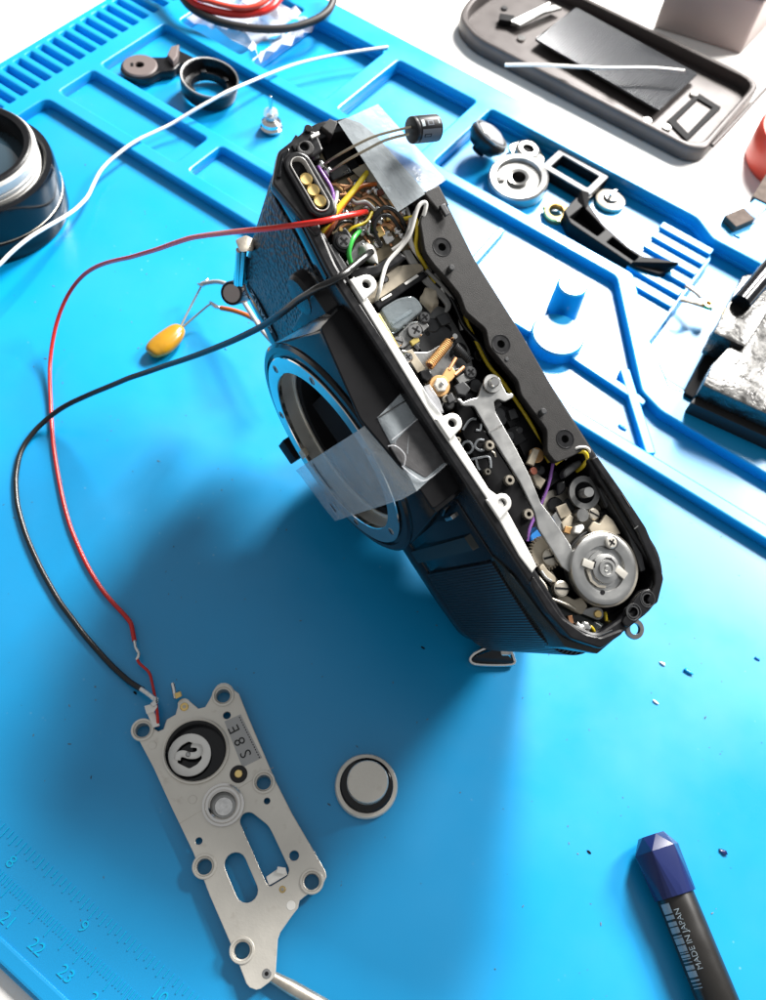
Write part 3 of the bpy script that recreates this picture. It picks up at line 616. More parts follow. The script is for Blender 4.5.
ext('plate', outl, PZ - 1.1, PZ, M['plate'], t, holes=hl, bevel=.18)
for e in EARS:
    p = c1(*e); lathe('screw_collar', [(1.95, -3.4), (2.6, -3.4), (2.6, -1), (3.1, -1), (3.1, .28), (2.95, .4), (2.5, .4), (2.35, .1), (1.95, -.2)], M['plate'], t, 32, (*p, PZ), closed=True)
# battery well
p = c1(230, 265)
lathe('well_rim', [(8.3, -3.4), (9.0, -3.4), (9.0, .3), (8.9, .75), (8.5, .9), (8.15, .55)], M['plate'], t, 64, (*p, PZ), closed=True)
lathe('well_thread', [(8.25, .5), (7.9, .2), (8.1, -.2), (7.75, -.5), (7.95, -1), (7.6, -1.4), (7.6, -3.3), (8.3, -3.3)], M['gloss'], t, 64, (*p, PZ), closed=True)
lathe('well_floor', [(0, -3.0), (7.8, -3.0), (7.8, -3.6), (0, -3.6)], M['gloss'], t, 48, (*p, PZ))
pc = c1(214, 274, 2.5); zc = 2.2
hol = fillet([(pc[0] - 3.1, pc[1] + 1.6), (pc[0] - 1.7, pc[1] + 3.3), (pc[0] + 2.2, pc[1] + 3.0), (pc[0] + 3.0, pc[1] + 1.0), (pc[0] + 3.6, pc[1] + .2), (pc[0] + 3.0, pc[1] - 1.7), (pc[0] + 1.5, pc[1] - 3.4), (pc[0] - 2.2, pc[1] - 3.0), (pc[0] - 2.8, pc[1] - 1.4), (pc[0] - 3.6, pc[1] - .3)], .5)
RSY = Matrix.Translation((*pc, 0)) @ Matrix.Rotation(math.radians(18), 4, 'Z') @ Matrix.Translation((-pc[0], -pc[1], 0))
ext('contact_ring', circ(pc, 5.8, 40), 1.5, zc, M['whitep'], t, holes=[hol[::-1]], bevel=.15, xf=RSY)
sp = [(-1.7, -3.2, 0), (-2.3, -2.0, .3), (-1.4, -.9, .5), (.2, -.3, .6), (1.7, .9, .6), (1.9, 2.4, .4), (.6, 3.3, .3), (-1.2, 2.3, .1)]
tube('spring_contact', [(pc[0] + x * .95, pc[1] + y * .95, zc + .1 + z) for x, y, z in sp], .9, M['whitep'], t, 10, 6, flat=.4)
blob('contact_tip', (pc[0] - .1, pc[1] - .2, zc + .9), .8, M['steel'], t, (1, 1, .6), .05)
# tripod socket
p = c1(295, 395)
lathe('socket_rim', [(3.3, -3.2), (4.3, -3.2), (4.3, .25), (5.4, .25), (5.5, .5), (4.9, .7), (4.75, .45), (4.5, .75), (3.9, .85), (3.4, .4)], M['chrome'], t, 48, (*p, PZ), closed=True)
lathe('socket_bore', [(3.35, .2), (3.1, -.3), (3.3, -.8), (3.05, -1.3), (3.25, -1.8), (3.05, -2.4), (0, -2.4)], M['steel'], t, 40, (*p, PZ))
cyl('bore_floor', (p[0], p[1], PZ - 2.2), 2.5, .6, M['solder'], t)
p = c1(332, 321); cyl('contact_insulator', (*p, PZ + .35), 2.35, 1.2, M['rubber'], t, 28); cyl('brass_contact', (*p, PZ + .75), 1.05, 1.2, M['gold'], t, 20)
for q, mm in (((126, 252), 'plate'), ((222, 382), 'plate'), ((457, 636), 'whitep'), ((399, 799), 'steel')):
    cyl('rivet', (*c1(*q), PZ + .12), 1.15, .6, M[mm], t, 20, .1)
cyl('rivet', (*c1(399, 799), PZ + .2), .5, .3, M['deep'], t, 12, .05)
for q in ((202, 160), (437, 597)): cyl('brass_rivet', (*c1(*q), PZ + .2), 1.2 if q[0] < 300 else .85, .7, M['brass'], t, 20, .15); cyl('rivet_core', (*c1(*q), PZ + .28), .5, .3, M['dirty'], t, 12, .05)
# engraved line
a, b = Vector(c1(190, 440)), Vector(c1(415, 305)); dn = (b - a).normalized(); nn = Vector((-dn.y, dn.x)) * .06
for s0, s1 in ((0., .27), (.62, .78), (.9, 1.0)):
    q0, q1 = a.lerp(b, s0), a.lerp(b, s1); ext('scribed_line', [tuple(q0 + nn), tuple(q1 + nn), tuple(q1 - nn), tuple(q0 - nn)], PZ - .02, PZ + .012, M['dirty'], t)
# sticker
st = [c1(298, 195), c1(337, 178), c1(388, 282), c1(341, 305)]
ext('sticker', st, PZ - .02, PZ + .07, M['label'], t)
q0, q1 = Vector(c1(333, 183)), Vector(c1(383, 284)); dv = (q1 - q0); al = math.atan2(dv.y, dv.x)
bm = bmesh.new()
for k in range(17):
    c_ = q0 + dv * (k + .5) / 17; R2 = Matrix.Translation((c_.x, c_.y, PZ + .09)) @ Matrix.Rotation(al, 4, 'Z')
    bmesh.ops.create_cube(bm, size=1, matrix=R2 @ Matrix.Diagonal((dv.length / 17 * .55, .28, .05, 1)))
finish('perforation', bm, M['blackprint'], t, False)
bA, bB = Vector(c1(350, 272)), Vector(c1(322, 214)); bd = bB - bA; al = math.atan2(bd.y, bd.x)
mid = (bA + bB) / 2
for ch_, u in (('S', -.5), ('8', 0), ('E', .5)):
    q = mid + bd * u; text('sticker_letter', ch_, 4.3, .04, M['blackprint'], t, Matrix.Translation((q.x, q.y, PZ + .1)) @ Matrix.Rotation(al, 4, 'Z'))
# white connector and terminals at the top left corner
def c1v(x, y, z): q = P(100 + x / 2.394, 640 + y / 2.394, z) - o0; return Vector((q.x, q.y, z))
hull('terminal_block', [c1v(x, y, z) for x, y in ((113, 176), (130, 170), (144, 205), (128, 210)) for z in (1.5, 5.2)], M['whitep'], t, .25)
hull('terminal_block', [c1v(x, y, z) for x, y in ((106, 158), (134, 150), (138, 160), (128, 164), (130, 172), (112, 178)) for z in (1.5, 6.0)], M['whitep'], t, .25)
tube('tag_strip', [c1v(124, 156, 6.2), c1v(133, 148, 6.0), c1v(134, 138, 5.5)], .75, M['solder'], t, 8, 4, flat=.5)
tube('side_pin', [c1v(181, 140, 4), c1v(176, 112, 4.4), c1v(174, 104, 4.4)], .62, M['solder'], t, 10, 4)
hull('brass_lug', [c1v(x, y, z) for x, y in ((178, 128), (194, 122), (197, 134), (181, 142)) for z in (2.4, 5.4)], M['brass'], t, .3)
hull('white_hinge', [c1v(x, y, z) for x, y in ((397, 567), (425, 548), (444, 545), (449, 562), (405, 588)) for z in (2.0, 3.9)], M['whitep'], t, .3)
box('hinge_tab', tuple(c1v(434, 552, 4.3)), (2.2, 1.6, 1.0), M['whitep'], t, .5)
t2 = t
wires('thin_red_lead', 'thin dark red wire joining the end of the long red wire to the base plate', [P(137.5, 659, 2.5), P(140, 664, 2.2), P(148, 671, 2), P(152, 682, 2.5), P(156, 700, 4), P(157.5, 715, 6), P(158, 726, 4.2)], .42, M['w_red'])
o_ = o0
# screwdriver under the plate tip
a, b = P(271, 976, 1.4), P(350, 1021, 1.4)
t = thing('steel_rod', 'slim steel rod poking out from under the lower tip of the base plate', 'rod', a); AXR = Matrix.Translation((0, 0, .4)) @ Matrix.Rotation(math.atan2((b - a).y, (b - a).x), 4, 'Z') @ AX
lathe('rod_shaft', [(0, -5), (1.2, -5), (1.35, 0), (1.75, 6), (1.8, 45), (0, 45)], M['dirty'], t, 20, xf=AXR)
# battery cap
t = thing('battery_cover', 'stepped silver battery cap with a black ring standing right of the base plate', 'cap', P(366, 787, 0))
lathe('cap_flange', [(0, 0), (8.2, 0), (8.6, .4), (8.6, 1.6), (8.3, 2.0), (7.0, 2.1), (6.8, 1.8), (0, 1.8)], M['plate'], t, 64)
lathe('cap_thread', [(7.2, 1.9), (7.3, 2.4), (6.9, 2.8), (7.15, 3.2), (6.8, 3.6), (7.0, 4.0), (6.4, 4.4), (5.5, 4.5), (5.3, 1.9)], M['gloss'], t, 56, closed=True)
lathe('cap_disc', [(5.4, 4.0), (5.55, 4.6), (5.55, 7.6), (5.3, 7.9), (0, 7.9)], M['plate'], t, 56)

# tantalum style capacitor
t = thing('yellow_capacitor', 'mustard yellow drop shaped capacitor lying on the blue mat with its two leads bent up', 'capacitor', P(165, 344, 0)); o0 = P(165, 344, 0)
pc_ = [P(150, 354, 3), P(156, 349, 3), P(163, 344, 3.1), P(170, 338, 3.2), P(177, 331, 3.3), P(182, 326.5, 3.4)]
prof = [.05, .72, .98, 1.0, .86, .28]
def tap(u):
    k = u * 5; i = min(4, int(k)); return max(.04, prof[i] + (prof[i + 1] - prof[i]) * (k - i))
tube('capacitor_body', rel(pc_, o0), 4.5, M['tan'], t, 24, 8, flat=.62, taper=lambda u: max(.02, math.sin(min(1, u * 1.02 + .0) * math.pi) ** .34 * (1.06 - .20 * u)))
tube('capacitor_lead', rel([P(180, 328, 3.4), P(190, 308, 5), P(201, 287, 8), P(204, 281, 9)], o0), .38, M['w_lead'], t, 8, 4)
tube('capacitor_lead', rel([P(182, 328, 3.4), P(197, 315, 5), P(209, 305, 8), P(213, 304, 8.4)], o0), .38, M['w_lead'], t, 8, 4)
tube('solder_joint', rel([P(198, 284, 8.4), P(203, 285, 9), P(208, 279, 9.4)], o0), .7, M['solder'], t, 8, 4, taper=lambda u: .6 + .5 * math.sin(u * math.pi))
tube('solder_joint', rel([P(210, 302, 8), P(215, 306, 8.6), P(220, 308, 8.8)], o0), .75, M['solder'], t, 8, 4, taper=lambda u: .6 + .5 * math.sin(u * math.pi))
wires('grey_lead', 'grey wire curving from the yellow capacitor to behind the lens mount', [P(202, 284, 9), P(215, 282, 12), P(226, 284, 15), P(238, 294, 17), P(250, 312, 18), P(262, 330, 19), P(280, 350, 20)], .8, M['w_grey'])
wires('orange_lead', 'orange brown wire running from the yellow capacitor to behind the lens mount', [P(221, 308, 9), P(235, 311, 11), P(250, 317, 13), P(262, 326, 15), P(275, 338, 17), P(286, 352, 18)], .85, M['w_orange'])

# specks on the mat
random.seed(5)
for (x, y, r, mm, lb) in ((622, 428, 1.1, 'mat', 'dark blue speck of grit lying in the right hand tray'), (688, 672, 1.1, 'mat', 'darker blue smear shaped fleck on the mat at the right'), (723, 852, .9, 'navy', 'small dark curl of swarf right of the pen cap'), (589, 852, .5, 'deep', 'tiny black crumb left of the pen cap'), (655, 702, .7, 'paperlint', 'tiny white crumb of lint right of the camera'), (662, 664, .8, 'paperlint', 'second tiny white crumb of lint, nearer the strap lug'), (757, 659, .7, 'bluep', 'tiny dark fleck near the right edge of the mat'), (423, 648, .5, 'deep', 'tiny black crumb in the camera shadow below the lens mount'), (135, 693, .5, 'deep', 'tiny black crumb beside the end of the black wire'), (196, 349, .0, 'deep', ''), (226, 349, .4, 'bluep', 'tiny blue fleck under the black wire')):
    if r: 
        q = P(x, y, 0); e = blob('crumb', (0, 0, r * .3), r, M[mm], None, (1.5, .7, .5), .25, sub=1); e.location = q * S; tag(e, lb, 'crumb', 'crumbs on the mat')
bm = bmesh.new(); random.seed(44)
for k in range(420):
    x, y = (random.uniform(-270, 150), random.uniform(-30, 183)); r = random.choice((.12, .15, .18, .22, .3)) * random.uniform(.6, 1)
    bmesh.ops.create_icosphere(bm, subdivisions=1, radius=r, matrix=Matrix.Translation((x, y, r * .2)) @ Matrix.Rotation(random.uniform(0, 3.1), 4, 'Z') @ Matrix.Diagonal((random.uniform(1, 2.6), .8, .4, 1)))
M['dust'] = mat('pale_dust', (.30, .42, .48), .8, var=.5, vs=60, col2=(.02, .07, .12))
du = finish('dust', bm, M['dust'], None); du['kind'] = 'stuff'; du['label'] = 'fine dust and lint scattered over the open blue mat'
# ================================================================== THE OPEN CAMERA
MW = Matrix.Identity(4)
for i in range(3):
    for j in range(3): MW[i][j] = BODY[i, j]
    MW[i][3] = BASE[i] * S
camera_t = thing('film_camera', 'black film camera standing upside down, base removed to show wires, gears and levers', 'camera', mw=MW)
K = camera_t
def xy(pts, w_=0.): return [bp(x, y, w_)[:2] for x, y in pts]
def PL(name, pts, w_, th, m_, holes=(), bevel=.15, r=0., label=None):
    """plate traced at height w_, th thick; holes as (x, y, radius in mm)"""
    return ext(name, xy(pts, w_), w_ - th, w_, m_, K, holes=[circ(bp(h[0], h[1], w_)[:2], h[2], 20)[::-1] for h in holes], bevel=bevel, r=r, label=label)
def DK(name, p, w_, r, h, m_, n=24, bev=.12, label=None): return cyl(name, bp(p[0], p[1], w_), r, h, m_, K, n, bev, label)
def WR(name, pts, r, m_, flat=1., n=8, sub=6): return tube(name, [bp(*p) for p in pts], r, m_, K, n, sub, flat=flat)
def screw(p, w_, r, m_='chrome', kind='x', ang=.4, h=.8):
    c = bp(p[0], p[1], w_); s = lathe('screw', [(0, -h), (r, -h), (r, -.25), (r * .8, 0), (0, .08)], M[m_], K, 24, c)
    arms = [(ang, 1.0)] if kind == '-' else [(ang, .62), (ang + math.pi / 2, .62)]
    for a, k in arms: box('screw_slot', (c[0], c[1], c[2] + .06), (r * 2 * k * .95, r * .26, .14), M['deep'], s, a, 0)
    return s
outl = [(-70, 4), (-64, -6.3), (-52, -7.8), (-39, -9.6), (18, -10.5), (46, -11.0), (58, -10.6), (65, -5), (65.5, 12), (61.5, 18.5), (56, 21.3), (26, 21.6), (-25, 22.5), (-44, 22.5), (-60, 20), (-68, 15), (-70.2, 10)]
inn = [(-66.5, 4.5), (-60, -3.4), (-52, -4.2), (-40, -6.8), (42, -7.6), (55, -8), (61.5, -4), (62.8, 11), (59, 17), (26, 18.6), (-44, 19), (-60, 17.5), (-66, 13)]
lower = [(x * 1.0, y) for x, y in outl]
ext('body_shell', lower, -57.5, -14, M['black'], K, bevel=.5, r=3)
ext('body_rim', outl, -14.2, 0, M['black'], K, holes=[fillet(inn, 2)[::-1]], bevel=.7, r=3)
ext('inner_floor', inn, -14.2, -13.6, M['deep'], K)
cx = lambda k: [(x * k, 6 + (y - 6) * (1.02 + (k - 1))) for x, y in outl]
ext('shoulder_cover', cx(1.0), -67, -58, M['gloss'], K, bevel=1.4, r=3)
ext('cover_seam', [(x * .995, 6 + (y - 6) * .98) for x, y in outl], -58.2, -57.3, M['deep'], K, r=3)
hull('prism_hump', [(x, y, z) for x, y, z in ((-30, -9, -66), (18, -9, -66), (-30, 18, -66), (18, 18, -66), (-18, -6, -86), (10, -6, -86), (-16, 12, -90.2), (10, 12, -90.2))], M['gloss'], K, 1.5, True)
cyl('rewind_knob', (-52, 6, -67), 9, 9, M['black'], K, 40, .5); cyl('speed_dial', (40, 6, -67), 9, 3.6, M['black'], K, 40, .5)
# leatherette on the front
def skin(name, path, z0, z1, th, m_):
    pts = [Vector(p) for p in smooth_path([(*p, 0) for p in path], 5)]; N = len(pts); off = []
    for i, p in enumerate(pts):
        d_ = (pts[min(i + 1, N - 1)] - pts[max(i - 1, 0)]).normalized(); off.append(Vector((d_.y, -d_.x, 0)))
    ring = [tuple((p + o * th)[:2]) for p, o in zip(pts, off)] + [tuple((p - o * .6)[:2]) for p, o in list(zip(pts, off))[::-1]]
    return ext(name, ring, z0, z1, m_, K, bevel=.18)
skin('leatherette', [(-69.6, 2), (-67.4, -2), (-63.6, -6.5), (-52, -7.85), (-39, -9.65)], -56.5, -6.5, .55, M['leather'])
skin('base_flank', [(-70, 3.4), (-67.6, -1.2), (-64, -6.4), (-52, -7.85), (-39, -9.65)], -5.6, -1.2, .35, M['gloss'])
skin('front_panel', [(19, -10.55), (27, -10.7), (35, -10.85)], -54, -9, .3, M['gloss'])
hull('grip_flank', [(x, y, z) for x, y, z in ((34, -11.3, -9), (40, -11.6, -4), (60, -11.2, -2.5), (66, -5.5, -2.5), (66.1, 2, -3), (34, -9, -9), (60, -6, -2.5), (66.3, 2, -20), (60, -11.6, -12), (44, -11.6, -22), (36, -11.2, -12))], M['greenf'], K, .5, True)
skin('ribbed_grip', [(35.5, -11.0), (46, -11.3), (56, -11.2), (62, -9.2), (65.2, -5.2), (66, 1)], -56.5, -9.5, 1.0, M['ribbed'])
hull('grip_ridge', [(x, y, z) for x in (27.5, 31.5) for y, z in ((-10.4, -12), (-12.4, -14), (-12.4, -56), (-10.4, -57))], M['greenf'], K, .4)
# mirror box and lens mount
MC = (-7.5, -37.0); MR = 28.0
pts = [(x, y, z) for x, y in ((-32.5, -9), (17.5, -8.5), (18, -18.4), (12, -18.9), (-9, -19.4), (-30, -17.4), (-33, -11)) for z in (-3.8,)]
pts += [(x, y, z) for x, y in ((-36, -9), (22, -9), (20, -14), (-35, -14)) for z in (-62,)] + [(-35, -13.5, -16), (20.5, -13, -14)]
pts += [(MC[0] + 31.2 * math.cos(a), -19.6, MC[1] + 31.2 * math.sin(a)) for a in (2 * math.pi * i / 64 for i in range(64))]
hull('mirror_box', pts, M['gloss'], K, .35, True, drop=lambda f: all(abs(v.co.y + 19.6) < .05 for v in f.verts))
PLt = xy([(352, 306), (408, 385), (466, 466), (467, 484), (433, 510), (420, 490), (360, 419), (320, 328), (341, 307)], -3.2)
ext('mirror_box_cover', PLt, -4.2, -3.2, M['matte'], K, bevel=.3, r=1)
MA = Matrix.Translation((MC[0], 0, MC[1])) @ Matrix.Rotation(math.pi / 2, 4, 'X')      # lathe z -> towards the front (-y)
lathe('mount_collar', [(27.6, 19.2), (31.2, 19.2), (31.2, 20.0), (30.4, 20.6), (29.0, 20.7), (28.8, 20.1), (28.2, 20.1), (27.6, 20.4)], M['gloss'], K, 96, closed=True, xf=MA)
lathe('mount_flange', [(23.4, 20.0), (27.9, 20.0), (27.9, 21.0), (27.7, 21.2), (23.6, 21.2), (23.4, 21.0)], M['chrome'], K, 96, closed=True, xf=MA)
lathe('mount_throat', [(23.4, 20.9), (23.4, 16.5), (22.4, 16.3), (22.4, 15.8), (23.6, 15.6), (23.6, 20)], M['plate'], K, 96, closed=True, xf=MA)
lathe('light_baffle', [(22.4, 16), (20.6, 15.6), (20.2, 8), (0, 8), (0, 7.5), (24.4, 7.5), (24.4, 16)], M['deep'], K, 72, closed=False, xf=MA)
hull('mirror', [(x, y, z) for x in (-22, 7) for y, z in ((-9.2, -22), (-14, -50), (-13.6, -50.6), (-8.8, -22.6))], M['deep'], K, .2)
box('mirror_rail', (-1, -11.5, -36), (.5, .5, 30), M['greyp'], K, 0, .1); box('mirror_rail', (-14, -12.0, -36), (.5, .5, 30), M['greyp'], K, 0, .1)
for a in (78, 128, 178, 228, 318, 12):
    q = (MC[0] + 25.7 * math.cos(math.radians(a)), -21.25, MC[1] + 25.7 * math.sin(math.radians(a)))
    s = cyl('mount_screw', (0, 0, .1), 1.15, .7, M['greym'], K, 20, .15, xf=Matrix.Translation(q) @ Matrix.Rotation(math.pi / 2, 4, 'X'))
    box('screw_slot', (0, 0, .12), (1.5, .3, .1), M['deep'], s, a, 0, xf=Matrix.Translation(q) @ Matrix.Rotation(math.pi / 2, 4, 'X'))
q = bf(291, 450, -19); box('lens_release', (q[0], -17.6, q[2]), (7, 6, 8.5), M['deep'], K, 0, .6)
q = bf(303, 454, -21); box('release_pin', (q[0], -20.6, q[2]), (2.4, 1.4, 5), M['cream'], K, 0, .2)
q = bf(300, 292, -12); lathe('sync_bump', [(0, 13.2), (4.6, 13.0), (5.4, 12), (5.6, 8), (0, 8)], M['black'], K, 32, xf=Matrix.Translation((q[0] + 1, 0, q[2])) @ Matrix.Rotation(math.pi / 2, 4, 'X'))
hull('box_side_step', [(x, y, z) for x in (-39, -33) for y, z in ((-9, -5), (-12.6, -7), (-13.5, -30), (-9, -34))], M['black'], K, .5)
q = bf(436, 520, -12); box('chrome_latch', (22.0, -11.6, -16), (1.0, 1.4, 4.5), M['chrome'], K, 0, .2)
q = bf(281, 296, -8.4)
RTX = Matrix.Translation((-52.5, -8.62, -57.2)) @ Matrix.Rotation(.13 * -1, 4, 'Z') @ Matrix.Rotation(math.pi / 2, 4, 'X')
ext('name_plate', [(-9, -1.9), (9, -1.9), (9, 1.9), (-9, 1.9)], -.3, .12, M['deep'], K, xf=RTX)
text('name_lettering', 'QUARTZ', 3.3, .1, M['print'], K, RTX @ Matrix.Rotation(math.pi, 4, 'Z') @ Matrix.Translation((0, 0, .16)), bold=.03)
# strap lugs: left one hangs, right one rests on the mat
def wl(px, py, z): return Vector(BODY.T @ (np.array(P(px, py, z)) - BASE))          # world height -> camera coordinates
lugz = bworld((-70.5, 3, -24))
zl = 74.0
hull('strap_lug', [wl(x, y, z) for x, y in ((235, 240), (246, 235), (256, 240), (254, 251), (240, 252)) for z in (zl, zl + 5)], M['dirty'], K, .6, True)
for dx in (0, 5): tube('strap_ring', [wl(239 + dx, 250, zl), wl(238 + dx * .9, 268, zl - 8), wl(237 + dx * .8, 284, zl - 16)], .85, M['chrome'], K, 10, 4)
hull('ring_guard', [wl(x, y, z) for x, y, z in ((236, 256, zl - 2), (250, 256, zl - 2), (249, 284, zl - 17), (233, 284, zl - 17), (236, 258, zl - 6), (248, 285, zl - 22), (234, 285, zl - 22))], M['gloss'], K, .5, True)
z0 = 2.0
tube('strap_ring', [wl(500, 643, 6), wl(484, 649, 3.6), wl(474, 655, 2.2), wl(471, 661, 1.5), wl(480, 664, 1.5), wl(511, 664, 1.5), wl(513, 658, 2), wl(508, 645, 5)], .75, M['chrome'], K, 10, 4)
hull('ring_guard', [wl(x, y, z) for x, y, z in ((472, 657, 4.2), (500, 647, 6.2), (515, 661, 3.4), (510, 668, .4), (476, 666, .4), (470, 661, 1.5))], M['rubber'], K, .5, True)
hull('strap_lug', [wl(x, y, z) for x, y, z in ((499, 640, 8), (512, 640, 8), (511, 656, 4.5), (501, 656, 4.5), (500, 645, 3), (511, 647, 3))], M['chrome'], K, .5, True)
lathe('tripod_loop', [(1.35, -.5), (2.35, -.5), (2.5, 0), (2.35, .5), (1.35, .5)], M['greym'], K, 28, bp(634, 629, -4), closed=True)

# ---- open base: rail, rear plate, rims
PL('front_rail', [(350, 280), (354, 276), (430, 398), (440, 411), (489, 489), (500, 497), (532, 556), (537, 566), (532, 573), (519, 556), (489, 502), (430, 415), (352, 287)], .25, 1.6, M['rail'], bevel=.25)
for p, r in (((365, 285), 2.25), ((451, 424), 2.25), ((501, 504), 2.15)):
    c = bp(*p, .8); ext('rail_ear', [(c[0] - r - .6, c[1] - 2.4), (c[0] + r + .6, c[1] - 2.4)] + [(c[0] + r * math.cos(a), c[1] + .6 + r * math.sin(a)) for a in (math.pi * i / 10 for i in range(11))], -1.0, .75, M['rail'], K, holes=[circ((c[0], c[1] + .4), .95, 18)[::-1]], bevel=.25)
    cyl('ear_hole', (c[0], c[1] + .4, -.5), 1.1, .8, M['deep'], K)
rear = [(431, 193), (440, 189), (448, 205), (474, 258), (520, 331), (560, 400), (590, 447), (586, 449), (571, 457), (556, 463), (547, 452), (547, 430), (533, 411), (521, 395), (518, 381), (501, 361), (489, 346), (486, 329), (466, 312), (460, 295), (448, 280), (435, 266), (425, 252), (420, 221), (425, 205)]
PL('rear_plate', rear, .5, 2.4, M['satin'], holes=[(442, 247, .95), (501, 344, .95), (565, 439, .95)], bevel=.25, r=1)
for p in ((442, 247), (501, 344), (565, 439)):
    c = bp(*p, .5); lathe('screw_seat', [(.95, .02), (2.0, .02), (2.05, .1), (2.25, .12), (2.35, .02), (2.3, -.1), (.95, -.1)], M['black'], K, 32, c, closed=True); cyl('seat_hole', (c[0], c[1], -.6), 1.05, 1, M['deep'], K)
for p in ((452, 267), (544, 411)): DK('locating_pin', p, 1.9, .75, 2.6, M['greyp'], 18, .2)
DK('locating_pin', (507, 359), .7, .5, .6, M['greyp'], 12)
PL('rear_lip', [(424, 192), (439, 185), (449, 204), (438, 210)], 1.6, 2.0, M['satin'], bevel=.3)
PL('rear_lip', [(440, 205), (445, 203), (450, 213), (446, 216)], 2.0, 1.0, M['greyp'], bevel=.2)
# right end of the base: stepped rim with two holes
PL('end_rim', [(597, 455), (623, 492), (646, 527), (660, 561), (664, 579), (658, 603), (652, 606), (647, 601), (655, 585), (655, 573), (650, 560), (637, 531), (617, 498), (591, 459)], .9, 3, M['black'], bevel=.4, r=.6)
PL('end_rim_inner', [(598, 470), (618, 503), (632, 527), (642, 553), (646, 570), (641, 572), (636, 556), (626, 530), (612, 507), (593, 473)], -.8, 3, M['greyp'], bevel=.3, r=.4)
PL('corner_bracket', [(641, 591), (650, 588), (657, 602), (650, 610), (641, 616), (626, 628), (622, 622), (628, 612), (633, 602)], .8, 2.0, M['black'], holes=[(647.5, 599, 1.15), (633.5, 612, 1.1)], bevel=.3, r=.8)
for p in ((647.5, 599), (633.5, 612)):
    c = bp(*p, .8); lathe('bracket_seat', [(1.15, 0), (1.75, 0), (1.8, .12), (1.95, .12), (2.0, 0), (1.15, -.1)], M['greyp'], K, 28, c, closed=True)
    cyl('bracket_hole', (c[0], c[1], -.5), 1.3, 1, M['deep'], K)
PL('front_lip', [(533, 574), (545, 592), (562, 617), (585, 633), (601, 637), (624, 628), (623, 634), (601, 649), (571, 639), (548, 613), (530, 584)], .5, 3, M['black'], bevel=.5, r=.8)
for a, b in (((622, 494), (630, 507)), ((634, 529), (638, 526)), ((598, 636), (612, 630))): WR('rim_scratch', [(*a, .95), (*b, .95)], .12, M['greym'], 1, 6, 1)

# ---- left end: battery contact block, bracket, plates
PL('end_cover', [(272, 183), (278, 151), (305, 130), (316, 131), (324, 150), (312, 158), (300, 152), (291, 162), (318, 217), (322, 232), (316, 237)], .4, 3.5, M['black'], bevel=.5, r=.8)
PL('cover_ridge', [(277, 176), (282, 153), (290, 148), (288, 152), (284, 158), (281, 178)], .9, 1, M['gloss'], bevel=.3, r=.4)
a, b = bp(299, 165, 1.6), bp(321, 203, 1.6)
ext('contact_block', stad(a, b, 3.3, 10), -4, 1.6, M['black'], K, bevel=.5, holes=[stad(a, b, 1.75, 10)[::-1]])
ext('block_base', stad(a, b, 4.2, 10), -5, -.2, M['black'], K, bevel=.6)
ext('block_trim', stad(a, b, 1.95, 10), -.9, 1.85, M['w_grey'], K, bevel=.1, holes=[stad(a, b, 1.7, 10)[::-1]])
ext('block_floor', stad(a, b, 1.72, 10), -2, -.1, M['deep'], K)
for p in ((306.6, 179), (313.6, 190), (320.3, 200.8)):
    c = bp(*p, .9); g = lathe('gold_pad', [(0, .0), (1.1, .05), (1.3, .25), (1.42, .15), (1.42, -1.2), (0, -1.2)], M['gold'], K, 24, c)
PL('hole_bracket', [(296, 147), (302, 140), (310, 140), (315, 147), (313, 153), (306, 157), (299, 156)], 1.5, 3, M['satin'], holes=[(304.3, 146.5, .95)], bevel=.3, r=.8)
c = bp(304.3, 146.5, 0); cyl('bracket_hole', (c[0], c[1], .2), 1.1, .8, M['deep'], K)
PL('bracket_stop', [(292, 145), (297, 143), (301, 152), (297, 155)], 1.0, 3, M['deep'], bevel=.3)
PL('white_shim', [(310.5, 135), (318.5, 131), (320, 134), (312, 138)], 1.0, 1, M['whitep'], bevel=.1)
DK('corner_stud', (308.5, 128), 1.0, .9, 2, M['black'])
PL('corner_block', [(321, 126), (330, 118), (338, 122), (333, 135), (329, 133)], 1.2, 4, M['satin'], bevel=.3)
PL('end_wall', [(338, 119), (346, 117), (361, 122), (377, 135), (424, 192), (420, 195), (372, 138), (358, 127), (345, 122), (338, 123)], .8, 8, M['satin'], bevel=.4)
PL('black_well', [(318, 140), (334, 135), (344, 140), (362, 170), (348, 176), (335, 178)], -4.5, 4, M['deep'], bevel=.2)
PL('well_step', [(328, 172), (346, 163), (352, 172), (333, 181)], -3.4, 2, M['black'], bevel=.3)
# circuit board and its joints
PL('circuit_board', [(313, 158), (322, 153), (333, 176), (352, 170), (366, 165), (412, 192), (420, 222), (425, 252), (398, 251), (377, 264), (352, 259), (348, 249), (330, 232), (324, 205), (312, 182)], -5.0, 1.2, M['pcb'], bevel=.1)
PL('flex_sheet', [(352, 170), (371, 160), (392, 172), (412, 196), (402, 205), (380, 196)], -4.4, .3, M['cream'], bevel=.05)
random.seed(21)
TR_ = [[(334, 177), (346, 173), (362, 166), (368, 168)], [(331, 183), (344, 186), (352, 186)], [(340, 195), (352, 195), (360, 200)], [(352, 206), (364, 200), (374, 206), (386, 224), (396, 232)], [(356, 203), (368, 196), (380, 204), (392, 222), (402, 232)], [(362, 195), (374, 191), (388, 206), (400, 226)], [(366, 189), (380, 189), (394, 206), (406, 228)], [(372, 230), (388, 224), (398, 236)], [(344, 190), (350, 186), (358, 182)], [(330, 178), (338, 186), (348, 196)], [(386, 214), (398, 219), (412, 226)], [(384, 208), (397, 213), (410, 219)]]
for k, q in enumerate(TR_): WR('copper_trace', [(*p, -4.75 + .1 * (k % 3)) for p in q], .42, M['copper'] if k % 3 else M['bronze'], .5, 6, 4)
